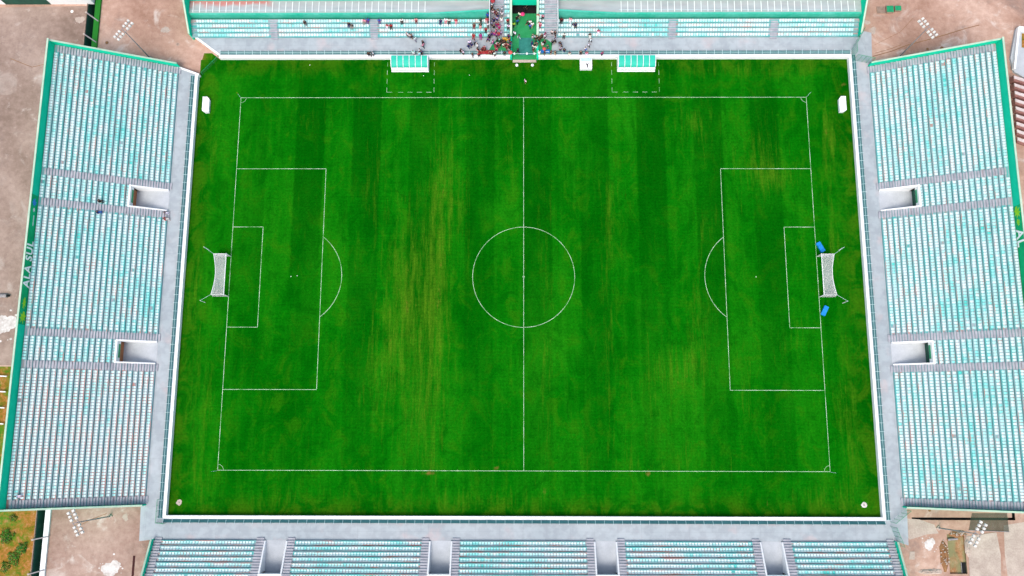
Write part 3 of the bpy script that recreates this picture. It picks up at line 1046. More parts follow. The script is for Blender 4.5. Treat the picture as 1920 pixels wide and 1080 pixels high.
t, o, xw, f = back_banner('green banner with white letters ALA SUL along the left back wall', -1, -10.1, 11.9, 'ALA SUL', 1)
o.rotation_euler = (pi / 2, 0, pi / 2)
o.scale = (0.80, 1.0, 1.0)
o.location = (f * 0.04, -3.9 - (-10.1 + 11.9) / 2, 0.22)
m = MB(); splash(m, -10.0, -7.9, ZB + 0.1, ZB + 1.9, xw + f * 0.05, -f * 0.03, 4); splash(m, -7.6, -5.6, ZB + 0.5, ZB + 1.5, xw + f * 0.05, -f * 0.03, 9); m.build('lime_splash', M['lime'], t)
m = MB(); splash(m, 9.9, 11.3, ZB + 0.5, ZB + 1.7, xw + f * 0.05, -f * 0.03, 5); m.build('blue_emblem', M['blue'], t)
m = MB(); splash(m, 8.9, 9.7, ZB + 0.7, ZB + 1.3, xw + f * 0.05, -f * 0.03, 6); m.box(xw + 0.02, xw + 0.05, 6.6, 8.4, ZB + 0.8, ZB + 0.98); m.build('white_emblem', M['rail'], t)
t, o, xw, f = back_banner('green banner with lime splashes hanging on the right back wall, cut by the photo edge', 1, -11.9, 10.1, 'AL', 1)
o.rotation_euler = (pi / 2, 0, -pi / 2)
o.location = (f * 0.04, 6.0 + 0.9, 0.28)
m = MB(); splash(m, 7.9, 10.0, ZB + 0.1, ZB + 1.9, xw + f * 0.05, -f * 0.03, 4); splash(m, 6.6, 7.8, ZB + 0.5, ZB + 1.5, xw + f * 0.05, -f * 0.03, 9); m.build('lime_splash', M['lime'], t)

# ------------------------------------------------------------------ seats: 300 that show largest as things, the rest as one object
def seat_mesh(mb, mi=0):
    w, d = 0.182, 0.195
    # pan with a shallow dish
    z0, z1 = 0.0, 0.075
    o = [(-w, -d), (w, -d), (w, d), (-w, d)]
    i = [(-w * .62, -d * .6), (w * .62, -d * .6), (w * .62, d * .6), (-w * .62, d * .6)]
    for k in range(4):
        a, b = o[k], o[(k + 1) % 4]
        c, e = i[(k + 1) % 4], i[k]
        mb.face([(*a, z0), (*b, z0), (*b, z1), (*a, z1)], mi)
        mb.face([(*a, z1), (*b, z1), (*c, z1 - 0.03), (*e, z1 - 0.03)], mi)
    mb.face([(*q, z1 - 0.03) for q in i], mi)
    # backrest, leaning back
    y0, y1, h = d - 0.03, d + 0.015, 0.27
    q = [(-w, y0, z1), (w, y0, z1), (w, y0 + .03, h), (-w, y0 + .03, h)]
    r = [(-w, y1, z0), (w, y1, z0), (w * .92, y1 + .03, h), (-w * .92, y1 + .03, h)]
    mb.face(q, mi); mb.face(r[::-1], mi)
    mb.face([q[3], q[2], r[2], r[3]], mi); mb.face([q[1], r[1], r[2], q[2]], mi); mb.face([q[0], q[3], r[3], r[0]], mi)


tpl = MB()
seat_mesh(tpl)
seat_meshes = [tpl.mesh('stadium_seat', mt) for mt in SEAT_MATS]


def shows(s):
    u, v, d = to_px(s[0])
    if not (8 < u < 1912 and 8 < v < 1072):
        return 0.0
    return (CAM_POS.z - s[0][2]) / d ** 3


order = sorted(range(len(SEATS)), key=lambda i: -shows(SEATS[i]))
big = set(order[:300])
ORD = ['first', 'second', 'third', 'fourth', 'fifth', 'sixth', 'seventh', 'eighth', 'ninth', 'tenth', 'eleventh', 'twelfth', 'thirteenth', 'fourteenth', 'fifteenth',
       'sixteenth', 'seventeenth', 'eighteenth', 'nineteenth', 'twentieth', 'twenty-first', 'twenty-second', 'twenty-third', 'twenty-fourth', 'twenty-fifth']
rest = MB()
tv, tf = tpl.v, tpl.f
for i, (p, ang, tone, key, bname, k, pos, n, rows) in enumerate(SEATS):
    if i in big:
        o = bpy.data.objects.new('stadium_seat', seat_meshes[tone])
        C.objects.link(o)
        o.location = p
        o.rotation_euler = (0, 0, ang)
        e = ('lower', 'upper') if key in ('left', 'right') else ('left', 'right')
        where, num = (e[0], pos) if pos < n / 2 else (e[1], n - 1 - pos)
        back = 'back row' if k == rows - 1 else ORD[rows - 1 - k] + ' row from back'
        tag(o, '%s seat %s from %s stairs, %s, %s block, %s stand' % (SEAT_TONES[tone][0], ORD[num], where, back, bname, key), 'seat', 'seats bolted to the concrete terraces')
    else:
        b0 = len(rest.v)
        c, s_ = cos(ang), sin(ang)
        rest.v += [(p[0] + x * c - y * s_, p[1] + x * s_ + y * c, p[2] + zz) for x, y, zz in tv]
        rest.f += [[b0 + a for a in fc] for fc in tf]
        rest.m += [tone] * len(tf)
tag(rest.build('stadium_seats', SEAT_MATS), 'thousands of pale mint and white seats in rows on all four stands', 'seats', None, 'stuff')

# ------------------------------------------------------------------ goals
def ribbon_patch(mb, fn, nu, nv, w):
    """net: ribbons of width w along a surface fn(s, t), s and t in 0..1"""
    SU, SV = 14, 8
    def run(a, b, horizontal):
        P, Q = Vector(fn(*a)), Vector(fn(*b))
        return P, Q
    for i in range(nu + 1):
        for k in range(SV):
            a, b = Vector(fn(i / nu, k / SV)), Vector(fn(i / nu, (k + 1) / SV))
            side = (Vector(fn(min(1, i / nu + 0.01), k / SV)) - Vector(fn(max(0, i / nu - 0.01), k / SV)))
            side = side.normalized() * w / 2 if side.length > 1e-6 else Vector((0, w / 2, 0))
            mb.face([a - side, a + side, b + side, b - side])
    for j in range(nv + 1):
        for k in range(SU):
            a, b = Vector(fn(k / SU, j / nv)), Vector(fn((k + 1) / SU, j / nv))
            side = (Vector(fn(k / SU, min(1, j / nv + 0.01))) - Vector(fn(k / SU, max(0, j / nv - 0.01))))
            side = side.normalized() * w / 2 if side.length > 1e-6 else Vector((0, 0, w / 2))
            mb.face([a - side, a + side, b + side, b - side])


def goal(label, s):
    t = thing('football_goal', label, 'goal', (s * LX, 0, 0))
    X = lambda d: s * (LX + d)
    for y in (-3.66, 3.66):
        m = MB(); m.tube((X(0), y, 0), (X(0), y, 2.44), 0.06, n=10); m.build('post', M['white'], t)
    m = MB(); m.tube((X(0), -3.72, 2.44), (X(0), 3.72, 2.44), 0.065, n=10); m.build('crossbar', M['white'], t)
    dt, db = 2.25, 2.85
    sag = lambda q: 0.55 * sin(pi * q)
    top = lambda a, b: (X(b * (dt - sag(a))), -3.66 + 7.32 * a, 2.44 - 0.10 * sin(pi * b) * sin(pi * a))
    rear = lambda a, b: (X((dt - sag(a)) * (1 - b) + (db - 0.25 * sin(pi * a)) * b), -3.66 + 7.32 * a, 2.44 * (1 - b) + 0.02)
    m = MB(); ribbon_patch(m, top, 40, 12, 0.030); nt = m.build('net_roof', M['net'], t)
    m = MB(); ribbon_patch(m, rear, 60, 20, 0.045); m.build('net_back', M['net'], t)
    for y in (-3.66, 3.66):
        sd_ = lambda a, b: (X(a * (dt * b + db * (1 - b))), y, 0.02 + 2.42 * b)
        m = MB(); ribbon_patch(m, sd_, 24, 22, 0.06); m.build('net_side', M['net'], t)
    m = MB()
    prev = top(0, 1)
    for k in range(1, 15):
        q = top(k / 14, 1)
        m.tube(prev, q, 0.05, n=6)
        prev = q
    for y in (-3.66, 3.66):
        m.tube((X(0), y, 2.44), (X(dt), y, 2.44), 0.035, n=6)
    m.build('net_rope', M['white'], t)
    for y in (-4.75, 4.9):
        m = MB(); m.tube((X(4.1), y, 0), (X(4.1), y, 2.4), 0.055, 0.05, n=8); m.build('stay_pole', M['white'], t)
        yy = math.copysign(3.66, y)
        m = MB(); m.tube((X(4.1), y, 2.38), (X(dt), yy, 2.44), 0.022, n=6); m.build('stay_rope', M['rail'], t)


goal('white football goal with net at the left end of the pitch', -1)
goal('white football goal with net at the right end between two blue mats', 1)

# ------------------------------------------------------------------ corner flags
def corner_flag(label, s, tt, ang, cloth):
    t = thing('corner_flag', label, 'corner flag', (s * (LX + 0.1), tt * (LY + 0.1), 0), 0, 'corner flags', True)
    m = MB(); m.tube((0, 0, 0), (0, 0, 1.55), 0.035, 0.03, n=8); m.build('pole', M['rail'], t)
    m = MB()
    c, q = cos(ang), sin(ang)
    for k in range(6):
        a0, a1 = 0.42 * k / 6, 0.42 * (k + 1) / 6
        w0, w1 = 0.05 * sin(a0 * 15), 0.05 * sin(a1 * 15)
        P = lambda a, w, z: (0.03 * c + a * c - w * q, 0.03 * q + a * q + w * c, z)
        m.face([P(a0, w0, 1.2), P(a1, w1, 1.2), P(a1, w1, 1.53), P(a0, w0, 1.53)])
    m.build('flag', cloth, t)


corner_flag('yellow corner flag at the upper left corner of the pitch', -1, 1, 2.2, M['yellow'])
corner_flag('pale corner flag at the upper right corner of the pitch', 1, 1, 0.8, M['rail'])
corner_flag('pale corner flag at the lower left corner of the pitch', -1, -1, 3.3, M['rail'])
corner_flag('pale corner flag at the lower right corner of the pitch', 1, -1, -0.1, M['rail'])

# ------------------------------------------------------------------ dugouts
def dugout(label, x0, x1):
    t = thing('dugout', label, 'dugout', ((x0 + x1) / 2, 40.4, 0), 0, 'team dugouts')
    def curve(q):                                   # roof section from the back (q=0) to the front (q=1)
        a = q * pi / 2
        return 41.42 - 1.95 * sin(a * 0.97), 1.15 + 0.85 * cos(a) ** 0.8 if q < 1 else 1.15
    m = MB(); m.box(x0 - 0.1, x1 + 0.1, 39.05, 41.5, 0.0, 0.16); m.build('base', M['white'], t)
    m = MB(); m.box(x0, x1, 41.3, 41.48, 0.16, 1.9); m.build('rear_panel', M['white'], t)
    m = MB(); m.box(x0 - 0.02, x1 + 0.02, 39.12, 39.5, 0.16, 1.0); m.build('front_board', M['white'], t)
    n = 6
    for k in range(n):
        a, b = x0 + (x1 - x0) * k / n + 0.07, x0 + (x1 - x0) * (k + 1) / n - 0.07
        m = MB()
        for j in range(8):
            y0, z0 = curve(j / 8); y1, z1 = curve((j + 1) / 8)
            m.face([(a, y0, z0), (b, y0, z0), (b, y1, z1), (a, y1, z1)])
            m.face([(a, y0, z0 - .02), (a, y1, z1 - .02), (b, y1, z1 - .02), (b, y0, z0 - .02)])
        m.build('roof_panel', M['roof_glass'], t)
    for k in range(n + 1):
        x = x0 + (x1 - x0) * k / n
        m = MB()
        for j in range(8):
            y0, z0 = curve(j / 8); y1, z1 = curve((j + 1) / 8)
            m.face([(x - .045, y0, z0 + .03), (x + .045, y0, z0 + .03), (x + .045, y1, z1 + .03), (x - .045, y1, z1 + .03)])
            m.face([(x - .045, y0, z0 - .03), (x - .045, y0, z0 + .03), (x - .045, y1, z1 + .03), (x - .045, y1, z1 - .03)])
            m.face([(x + .045, y0, z0 - .03), (x + .045, y0, z0 + .03), (x + .045, y1, z1 + .03), (x + .045, y1, z1 - .03)])
        m.build('rib', M['white'], t)
    for x in (x0 - 0.06, x1 + 0.02):
        m = MB()
        pts = [curve(j / 8) for j in range(9)] + [(39.47, 0.16), (41.4, 0.16)]
        A = [(x, y, z) for y, z in pts]; B = [(x + .04, y, z) for y, z in pts]
        m.face(A); m.face(B[::-1])
        for k in range(len(A)):
            m.face([A[k], A[(k + 1) % len(A)], B[(k + 1) % len(A)], B[k]])
        m.build('side_panel', M['white'], t)
    m = MB(); m.box(x0 + 0.2, x1 - 0.2, 40.55, 40.95, 0.5, 0.56); m.box(x0 + 0.2, x1 - 0.2, 40.95, 41.0, 0.56, 0.95); m.build('bench', M['blue_board'], t)


dugout('turquoise roofed team dugout left of the tunnel, against the top wall', -24.55, -17.75)
dugout('turquoise roofed team dugout right of the tunnel, against the top wall', 17.75, 24.6)

# ------------------------------------------------------------------ small things on the grass
def white_box(label, cx, cy, s):
    t = thing('equipment_box', label, 'box', (cx, cy, 0), 0, 'white boxes behind the goals')
    P = [(-.62, -1.15), (-.1, -1.5), (.62, -1.5), (.62, 1.0), (.2, 1.5), (-.62, 1.5)]
    P = [(cx + a * s, cy + b) for a, b in P]
    Q = [(cx + (x - cx) * 1.03, cy + (y - cy) * 1.02) for x, y in P]
    m = MB(); m.prism(P, 0.03, 0.62); m.build('body', M['white'], t)
    m = MB(); m.prism(Q, 0.622, 0.70); m.build('lid', M['white'], t)


white_box('white six-sided box on the grass beside the left pitch wall', -58.95, 32.4, 1)
white_box('white six-sided box on the grass beside the right pitch wall', 59.1, 32.4, -1)

t = thing('white_platform', 'small white platform with a dark mark against the top wall, right of the tunnel', 'platform', (11.75, 40.4, 0))
m = MB(); m.box(10.65, 12.9, 39.35, 41.5, 0, 0.85); m.build('body', M['white'], t)
m = MB()
for k in range(4):
    m.box(10.75, 12.8, 40.75 + k * 0.18, 40.88 + k * 0.18, 0.852, 0.93)
m.build('slats', M['rail'], t)
m = MB()
m.prism([(11.94, 39.5), (12.08, 39.5), (12.11, 39.95), (12.27, 40.35), (12.14, 40.42), (12.01, 40.12), (11.88, 40.42), (11.75, 40.35), (11.90, 39.95)], 0.853, 0.875)
m.build('dark_mark', M['black'], t)

for lab, (x, y) in (('white ball on the grass left of the tunnel mouth', (-1.15, 40.3)), ('white ball on the grass right of the tunnel mouth', (1.78, 40.3))):
    t = thing('white_ball', lab, 'ball', (x, y, 0), 0, 'white balls by the tunnel')
    m = MB(); m.lathe([(0.0, 0.0), (0.14, 0.02), (0.25, 0.12), (0.29, 0.27), (0.25, 0.42), (0.14, 0.52), (0.0, 0.54)], (x, y, 0.0), 14); m.build('shell', M['white'], t)
    m = MB(); m.lathe([(0.0, 0.54), (0.05, 0.55), (0.05, 0.6), (0.0, 0.61)], (x, y, 0.0), 8); m.build('valve', M['steel'], t)


def mat_box(label, a, b, w):
    a, b = Vector(a), Vector(b)
    d = (b - a).normalized()
    n = Vector((-d.y, d.x)) * w / 2
    t = thing('foam_mat', label, 'mat', ((a.x + b.x) / 2, (a.y + b.y) / 2, 0), 0, 'blue mats by the right goal')
    q = d * 0.08
    m = MB(); m.prism([a - n + q, a - n * .85, a + n * .85, a + n + q, b + n - q, b + n * .85, b - n * .85, b - n - q], 0.02, 0.42); m.build('cushion', M['blue'], t)
    e = n * 1.02
    m = MB(); m.prism([a.lerp(b, .3) - e, a.lerp(b, .34) - e, a.lerp(b, .34) + e, a.lerp(b, .3) + e], 0.015, 0.428); m.build('strap', M['blue_board'], t)


mat_box('blue foam mat on the grass above the right goal', (53.0, 6.25), (53.9, 4.55), 0.78)
mat_box('blue foam mat on the grass below the right goal', (53.85, -5.35), (53.05, -6.95), 0.78)

for lab, (u, v), mt in (('pinkish round sprinkler pad in the lower left corner of the grass', (336, 942), M['slab']), ('whitish round sprinkler pad in the lower right corner of the grass', (1620, 947), M['chalk'])):
    p = W(u, v)
    t = thing('sprinkler_pad', lab, 'sprinkler', (p.x, p.y, 0), 0, 'sprinkler pads')
    rnd = random.Random(u)
    m = MB(); m.prism([(p.x + cos(k * pi / 7) * rnd.uniform(.4, .55), p.y + sin(k * pi / 7) * rnd.uniform(.4, .55)) for k in range(14)], 0.0, 0.05); m.build('pad', mt, t)
    m = MB(); m.lathe([(0.0, 0.12), (0.12, 0.11), (0.13, 0.05)], (p.x, p.y, 0.0), 12); m.build('sprinkler_head', M['steel'], t)

for (u, v) in ((581, 122), (557, 517), (794, 142), (880, 141)):
    p = W(u, v)
    t = tag(thing('paper_scrap', {581: 'pale scrap of litter on the grass below the top wall, left', 557: 'pale scrap on the grass near the left penalty spot',
                                  794: 'pale scrap in the left technical area below the dugout', 880: 'pale scrap in front of the top wall between dugout and tunnel'}[u], 'litter', (p.x, p.y, 0.012)))
    m = MB(); m.face([(p.x - .06, p.y - .05, .012), (p.x + .05, p.y - .06, .03), (p.x + .08, p.y + .05, .014), (p.x - .04, p.y + .06, .04)]); m.build('sheet', M['white'], t)

t = thing('advert_board', 'blue board with white marks on the wall just right of the tunnel', 'board', (4.2, 42.3, ZW))
m = MB(); m.box(3.25, 5.0, 42.2, 42.9, 1.3, 1.36); m.build('board', M['blue_board'], t)
m = MB(); m.box(4.2, 4.4, 42.4, 42.55, 1.362, 1.375); m.box(4.5, 4.85, 42.42, 42.52, 1.362, 1.375); m.build('white_mark', M['white'], t)
m = MB()
for x in (3.4, 4.85):
    m.tube((x, 42.55, ZW), (x, 42.55, 1.3), 0.03, n=6)
m.build('legs_frame', M['rail'], t)

t = thing('cloth_banner', 'long dark red cloth hung over the barrier left of the tunnel', 'banner', (-6.8, 42.6, ZW))
m = MB()
N = 40
for k in range(N):
    xa, xb = -8.35 + 3.1 * k / N, -8.35 + 3.1 * (k + 1) / N
    za, zb_ = 0.05 * sin(k * 1.7), 0.05 * sin((k + 1) * 1.7)
    m.face([(xa, 42.12, 1.08 + za), (xb, 42.12, 1.08 + zb_), (xb, 42.75, 1.42 + zb_), (xa, 42.75, 1.42 + za)])
    m.face([(xa, 42.75, 1.42 + za), (xb, 42.75, 1.42 + zb_), (xb, 42.95 + zb_, 0.97), (xa, 42.95 + za, 0.97)])
m.build('cloth', M['red'], t)
m = MB(); m.box(-8.3, -5.3, 42.40, 42.47, 1.32, 1.345); m.build('stripe', M['coral'], t)

# ------------------------------------------------------------------ floodlight masts
def mast(label, base, top, ang):
    t = thing('floodlight_mast', label, 'floodlight', (*base, 0), 0, 'floodlight masts at the corners', True)
    dx, dy, h = top[0] - base[0], top[1] - base[1], top[2]
    m = MB(); m.tube((0, 0, 0), (dx, dy, h), 0.13, 0.07, n=10); m.build('pole', M['steel'], t)
    m = MB(); m.lathe([(0.0, 0.25), (0.4, 0.25), (0.45, 0.0)], (0, 0, 0), 4); m.build('footing', M['slab'], t)
    c, s = cos(ang), sin(ang)
    P = lambda a, b, z=0.0: (dx + a * c - b * s, dy + a * s + b * c, h + z)
    m = MB()
    for b in (-0.42, 0.42):
        m.tube(P(-2.0, b), P(2.0, b), 0.05, n=6)
    for a in (-1.6, 0.0, 1.6):
        m.tube(P(a, -0.5), P(a, 0.5), 0.05, n=6)
    m.build('crossarm', M['steel'], t)
    for b in (-0.42, 0.42):
        for k in range(6):
            a = -1.85 + 0.62 * k + (0.6 if k > 2 else 0.0)
            q = MB()
            w, l = 0.2, 0.24
            lo = [P(a - w, b - l, .02), P(a + w, b - l, .02), P(a + w, b + l, .02), P(a - w, b + l, .02)]
            hi = [P(a - w * .8, b - l * .8, .26), P(a + w * .8, b - l * .8, .26), P(a + w * .8, b + l * .8, .26), P(a - w * .8, b + l * .8, .26)]
            q.face(lo[::-1]); q.face(hi)
            for e in range(4):
                q.face([lo[e], lo[(e + 1) % 4], hi[(e + 1) % 4], hi[e]])
            q.build('lamp', M['lamp'], t)


def head(u, v, h):
    p = W(u, v, h)
    return (p.x, p.y, h)


mast('floodlight mast behind the upper left corner, its lamps over pink dirt', (-70.43, 42.0), head(232, 57, 11.4), radians(55))
mast('floodlight mast in the lower left yard, its lamps near a dark trench', (-70.57, -41.74), head(142, 980, 11.2), radians(-62))
mast('floodlight mast in the lower right yard beside the long dark trench', (70.39, -43.28), head(1833, 1001, 11.6), radians(58))
mast('floodlight mast behind the upper right corner, its lamps over pink dirt', (70.68, 42.1), head(1739, 53, 10.7), radians(-55))

# ------------------------------------------------------------------ mesh fences at the corners
def mesh_fence(label, pts, h, z0, n_posts):
    t = thing('mesh_fence', label, 'fence', (*pts[0], z0))
    for a, b in zip(pts, pts[1:]):
        a, b = Vector((*a, z0)), Vector((*b, z0))
        m = MB(); up = Vector((0, 0, h)); m.face([a, b, b + up, a + up]); m.build('mesh_panel', M['mesh_green'] if h > 1 else M['net_thin'], t)
        for k in range(n_posts + 1):
            p = a.lerp(b, k / n_posts)
            m = MB(); m.tube(p, p + Vector((0, 0, h + 0.05)), 0.03, n=6); m.build('post', M['exit_green'], t)
        m = MB(); m.tube(a + Vector((0, 0, h)), b + Vector((0, 0, h)), 0.03, n=6); m.build('rail', M['exit_green'], t)


mesh_fence('tall green mesh fence across the walkway at the upper right corner', [(63.1, 46.2), (61.35, 43.0), (61.35, 41.4)], 2.6, ZW, 4)
mesh_fence('green mesh fence at the foot of the right stand, upper end', [(61.5, 40.9), (64.6, 40.2)], 2.4, ZW, 4)
mesh_fence('green mesh fence across the walkway at the lower right corner', [(61.9, -42.9), (63.0, -46.0)], 2.4, ZW, 4)
mesh_fence('green mesh fence beside the lower end of the right stand', [(61.95, -42.2), (64.6, -40.2)], 2.2, ZW, 4)
mesh_fence('low green mesh fence at the lower left corner of the walkway', [(-61.9, -38.8), (-61.95, -42.6), (-60.6, -42.75)], 1.1, ZW, 4)
mesh_fence('thin green mesh net across the gap at the upper left corner', [(-60.2, 38.6), (-57.2, 42.0)], 0.9, 0.0, 3)

# ------------------------------------------------------------------ outside the stands
def ridge(name, label, cat, x0, x1, y0, y1, h, mat, cap=None):
    t = thing(name, label, cat, ((x0 + x1) / 2, (y0 + y1) / 2, 0))
    m = MB(); m.box(x0, x1, y0, y1, 0.0, h); m.build('wall_body', mat, t)
    m = MB(); m.box(x0 - .02, x1 + .02, y0, y1, h + .002, h + .06); m.build('coping', cap or mat, t)


ridge('retaining_wall', 'bright green wall along the dark trench at the upper left', 'wall', -81.5, -80.55, 44.0, 62.0, 0.35, M['grass_green_paint'])
ridge('retaining_wall', 'white wall along the dark trench at the lower left', 'wall', -81.55, -80.75, -62.0, -40.3, 0.35, M['white'])
ridge('trench_edge', 'thin pale edge of the dark trench at the upper left', 'edge', -83.2, -83.12, 44.0, 62.0, 0.2, M['wood'])
ridge('trench_edge', 'thin pale edge of the dark trench at the lower left', 'edge', -83.2, -83.12, -62.0, -40.3, 0.2, M['wood'])


def beam(label, a, b):
    t = thing('strut', label, 'strut', tuple(a), 0, 'struts across the trenches')
    m = MB(); m.tube(a, b, 0.13, n=4); m.build('bar', M['steel'] if 'white' not in label else M['white'], t)
    m = MB(); m.tube(Vector(a) - Vector((0, 0, .2)), Vector(a) + Vector((0, 0, .1)), 0.2, n=6); m.build('anchor', M['slab'], t)


beam('grey strut across the upper left trench, nearer the photo edge', (-83.1, 51.0, .45), (-80.6, 49.2, .45))
beam('grey strut across the upper left trench, nearer the stand', (-83.1, 46.6, .45), (-80.6, 44.9, .45))
beam('grey strut across the lower left trench, nearer the stand', (-83.3, -45.6, .45), (-80.6, -45.05, .45))
beam('grey strut across the lower left trench, at the bottom photo edge', (-83.4, -51.2, .45), (-80.8, -50.5, .45))

t = thing('building', 'building with white roofs and a dark green canopy at the top left corner', 'building', (-91, 56, 0))
m = MB(); m.box(-112, -81.9, 52.95, 70, 0, 3.2); m.build('wall', M['white'], t)
m = MB(); m.box(-98.9, -90.2, 52.9, 52.945, 0.02, 3.1); m.build('green_panel', M['dark_green'], t)
m = MB(); m.box(-112, -98.4, 53.2, 70, 3.203, 3.4); m.box(-90.4, -81.85, 53.2, 70, 3.203, 3.4); m.build('roof', M['white'], t)
m = MB(); m.box(-98.39, -90.41, 53.1, 70, 3.203, 3.45); m.build('canopy', M['dark_green'], t)

t = thing('white_building', 'white walled corner building beside the upper right stand', 'building', (93, 44, 0))
m = MB(); m.prism([(92.6, 47.3), (100, 46.0), (100, 33.0), (91.4, 38.8), (91.0, 41.5)], 0, 0.5); m.build('forecourt', M['vom_floor'], t)
m = MB(); m.prism([(92.6, 47.4), (101, 46.1), (101, 45.7), (92.8, 46.95)], 0.5, 1.5); m.prism([(92.6, 47.3), (92.95, 47.2), (91.3, 39.0), (90.95, 39.1)], 0.502, 1.2); m.build('wall', M['white'], t)
m = MB(); m.prism([(93.6, 46.4), (100, 45.4), (100, 42.6), (93.3, 43.6)], 0.5, 0.62); m.build('planting_bed', M['garden'], t)

t = thing('open_terrace', 'curved terrace of white benches on maroon steps at the right photo edge', 'terrace', (92, 33, 0))
for k in range(9):
    m = MB()
    r0 = 3.0 + 1.25 * k
    cx, cy = 91.2, 24.0
    pts = lambda r: [(cx + 1.0 + r * sin(a) * 1.2, cy + 1.3 * k - r * 0.0 + (a * 2.2)) for a in [j * 0.14 for j in range(9)]]
    A = [(90.6 + 0.9 * j * 0.9, 37.6 - k * 1.45 - 0.32 * j + 0.012 * j * j) for j in range(10)]
    A = [(x + 0.12 * k * 0, y) for x, y in A]
    B = [(x, y - 1.0) for x, y in A]
    m.prism(A + B[::-1], 0, 0.4 + 0.12 * (8 - k))
    o = m.build('step', M['maroon'], t)
    A2 = [(x, y - 0.05) for x, y in A]; B2 = [(x, y - 0.6) for x, y in A]
    m = MB(); m.prism(A2 + B2[::-1], 0.4 + 0.12 * (8 - k) + .002, 0.6 + 0.12 * (8 - k)); m.build('bench', M['bench_pink'], o)

for lab, x0, x1, mt in (('green topped crate left of its twin on the upper right dirt', 68.7, 70.05, M['exit_green']), ('smaller green topped crate on the upper right dirt', 70.3, 71.5, M['exit_green'])):
    t = thing('crate', lab, 'crate', ((x0 + x1) / 2, 51.4, 0), 0, 'crates on the dirt')
    m = MB(); m.box(x0, x1, 50.75 + (0.3 if x0 > 70.2 else 0), 52.1, 0, 0.5); m.build('box_body', M['wood'], t)
    m = MB(); m.box(x0 + .04, x1 - .04, 50.8 + (0.3 if x0 > 70.2 else 0), 52.05, 0.503, 0.55); m.build('lid', mt, t)
t = thing('pallet', 'bare brown pallet left of the green topped crates', 'pallet', (67.8, 51.4, 0))
m = MB()
for k in range(9):
    m.box(67.05 + k * 0.175, 67.19 + k * 0.175, 50.75, 52.1, 0.12, 0.18)
m.build('deck', M['wood'], t)
m = MB()
for y in (50.8, 51.4, 52.0):
    m.box(67.05, 68.6, y - .04, y + .04, 0.0, 0.12)
m.build('runners', M['wood'], t)


def cover(label, u, v, r, mat, mat2):
    p = W(u, v)
    t = thing('manhole_cover', label, 'manhole', (p.x, p.y, 0), 0, 'round covers in the ground')
    m = MB(); m.lathe([(0.0, 0.03), (r * .8, 0.03), (r * .82, 0.0)], (p.x, p.y, 0.006), 18); m.build('lid', mat, t)
    m = MB(); m.lathe([(r * .84, 0.02), (r, 0.02), (r * 1.04, 0.0)], (p.x, p.y, 0.006), 18); m.build('rim', mat2, t)


cover('dark round cover beside the green wall at the upper left', 200.5, 80, 0.34, M['soil'], M['wood'])
cover('faint round cover left of the top stand', 333, 83, 0.3, M['wood'], M['slab'])
cover('bright round cover on the upper left plaza', 135, 21.5, 0.32, M['white'], M['slab'])
cover('dark round cover just above the upper right stand wall', 1739, 92, 0.3, M['soil'], M['wood'])
cover('dark round cover touching the upper right stand wall', 1766, 90, 0.34, M['soil'], M['wood'])
cover('dark round cover below the end of the lower right stand', 1743, 957, 0.26, M['soil'], M['wood'])


def stain(u, v, r, seed, mat, z):
    rnd = random.Random(seed)
    p = W(u, v)
    m = MB()
    n = 48
    ph = [rnd.uniform(0, 6.28) for _ in range(4)]
    rad = lambda a: r * (0.85 + 0.16 * sin(2 * a + ph[0]) + 0.09 * sin(3 * a + ph[1]) + 0.05 * sin(7 * a + ph[2]) + 0.04 * sin(13 * a + ph[3]))
    m.prism([(p.x + cos(2 * pi * k / n) * rad(2 * pi * k / n), p.y + sin(2 * pi * k / n) * rad(2 * pi * k / n)) for k in range(n)], -0.03, z)
    for q in range(9):
        a, d, q_ = rnd.uniform(0, 6.28), r * rnd.uniform(1.02, 1.5), r * rnd.uniform(.04, .13)
        m.prism([(p.x + cos(a) * d + cos(2 * pi * k / 7) * q_, p.y + sin(a) * d + sin(2 * pi * k / 7) * q_ * .8) for k in range(7)], -0.03, z)
    structure('spilled_lime', m, mat)


m = MB(); m.box(-66.15, -65.75, -56, -48.2, -0.03, 0.012); structure('drain', m, mottled('rusty_drain', (0.03, 0.008, 0.008), (0.07, 0.02, 0.018), 1.0, 0.9))
stain(208, 1066, 1.6, 1, M['chalk'], 0.010)
stain(1743, 1020, 1.05, 2, M['chalk'], 0.010)
stain(310, 56, 0.85, 3, M['slab'], 0.008)
stain(8, 607, 2.2, 4, M['chalk'], 0.010)
stain(235, 970, 0.6, 5, M['slab'], 0.008)
stain(1637, 57, 0.7, 6, M['slab'], 0.008)
stain(1626, 42, 0.6, 7, M['slab'], 0.008)
stain(150, 37, 0.9, 8, M['slab'], 0.008)

def crack(pts, w):
    m = MB()
    q = [W(u, v).to_2d() for u, v in pts]
    for a, b in zip(q, q[1:]):
        d = (b - a).normalized()
        nn = Vector((-d.y, d.x)) * w / 2
        m.face([(*(a - nn), 0.007), (*(b - nn), 0.007), (*(b + nn), 0.007), (*(a + nn), 0.007)])
    structure('crack', m, M['soil'])


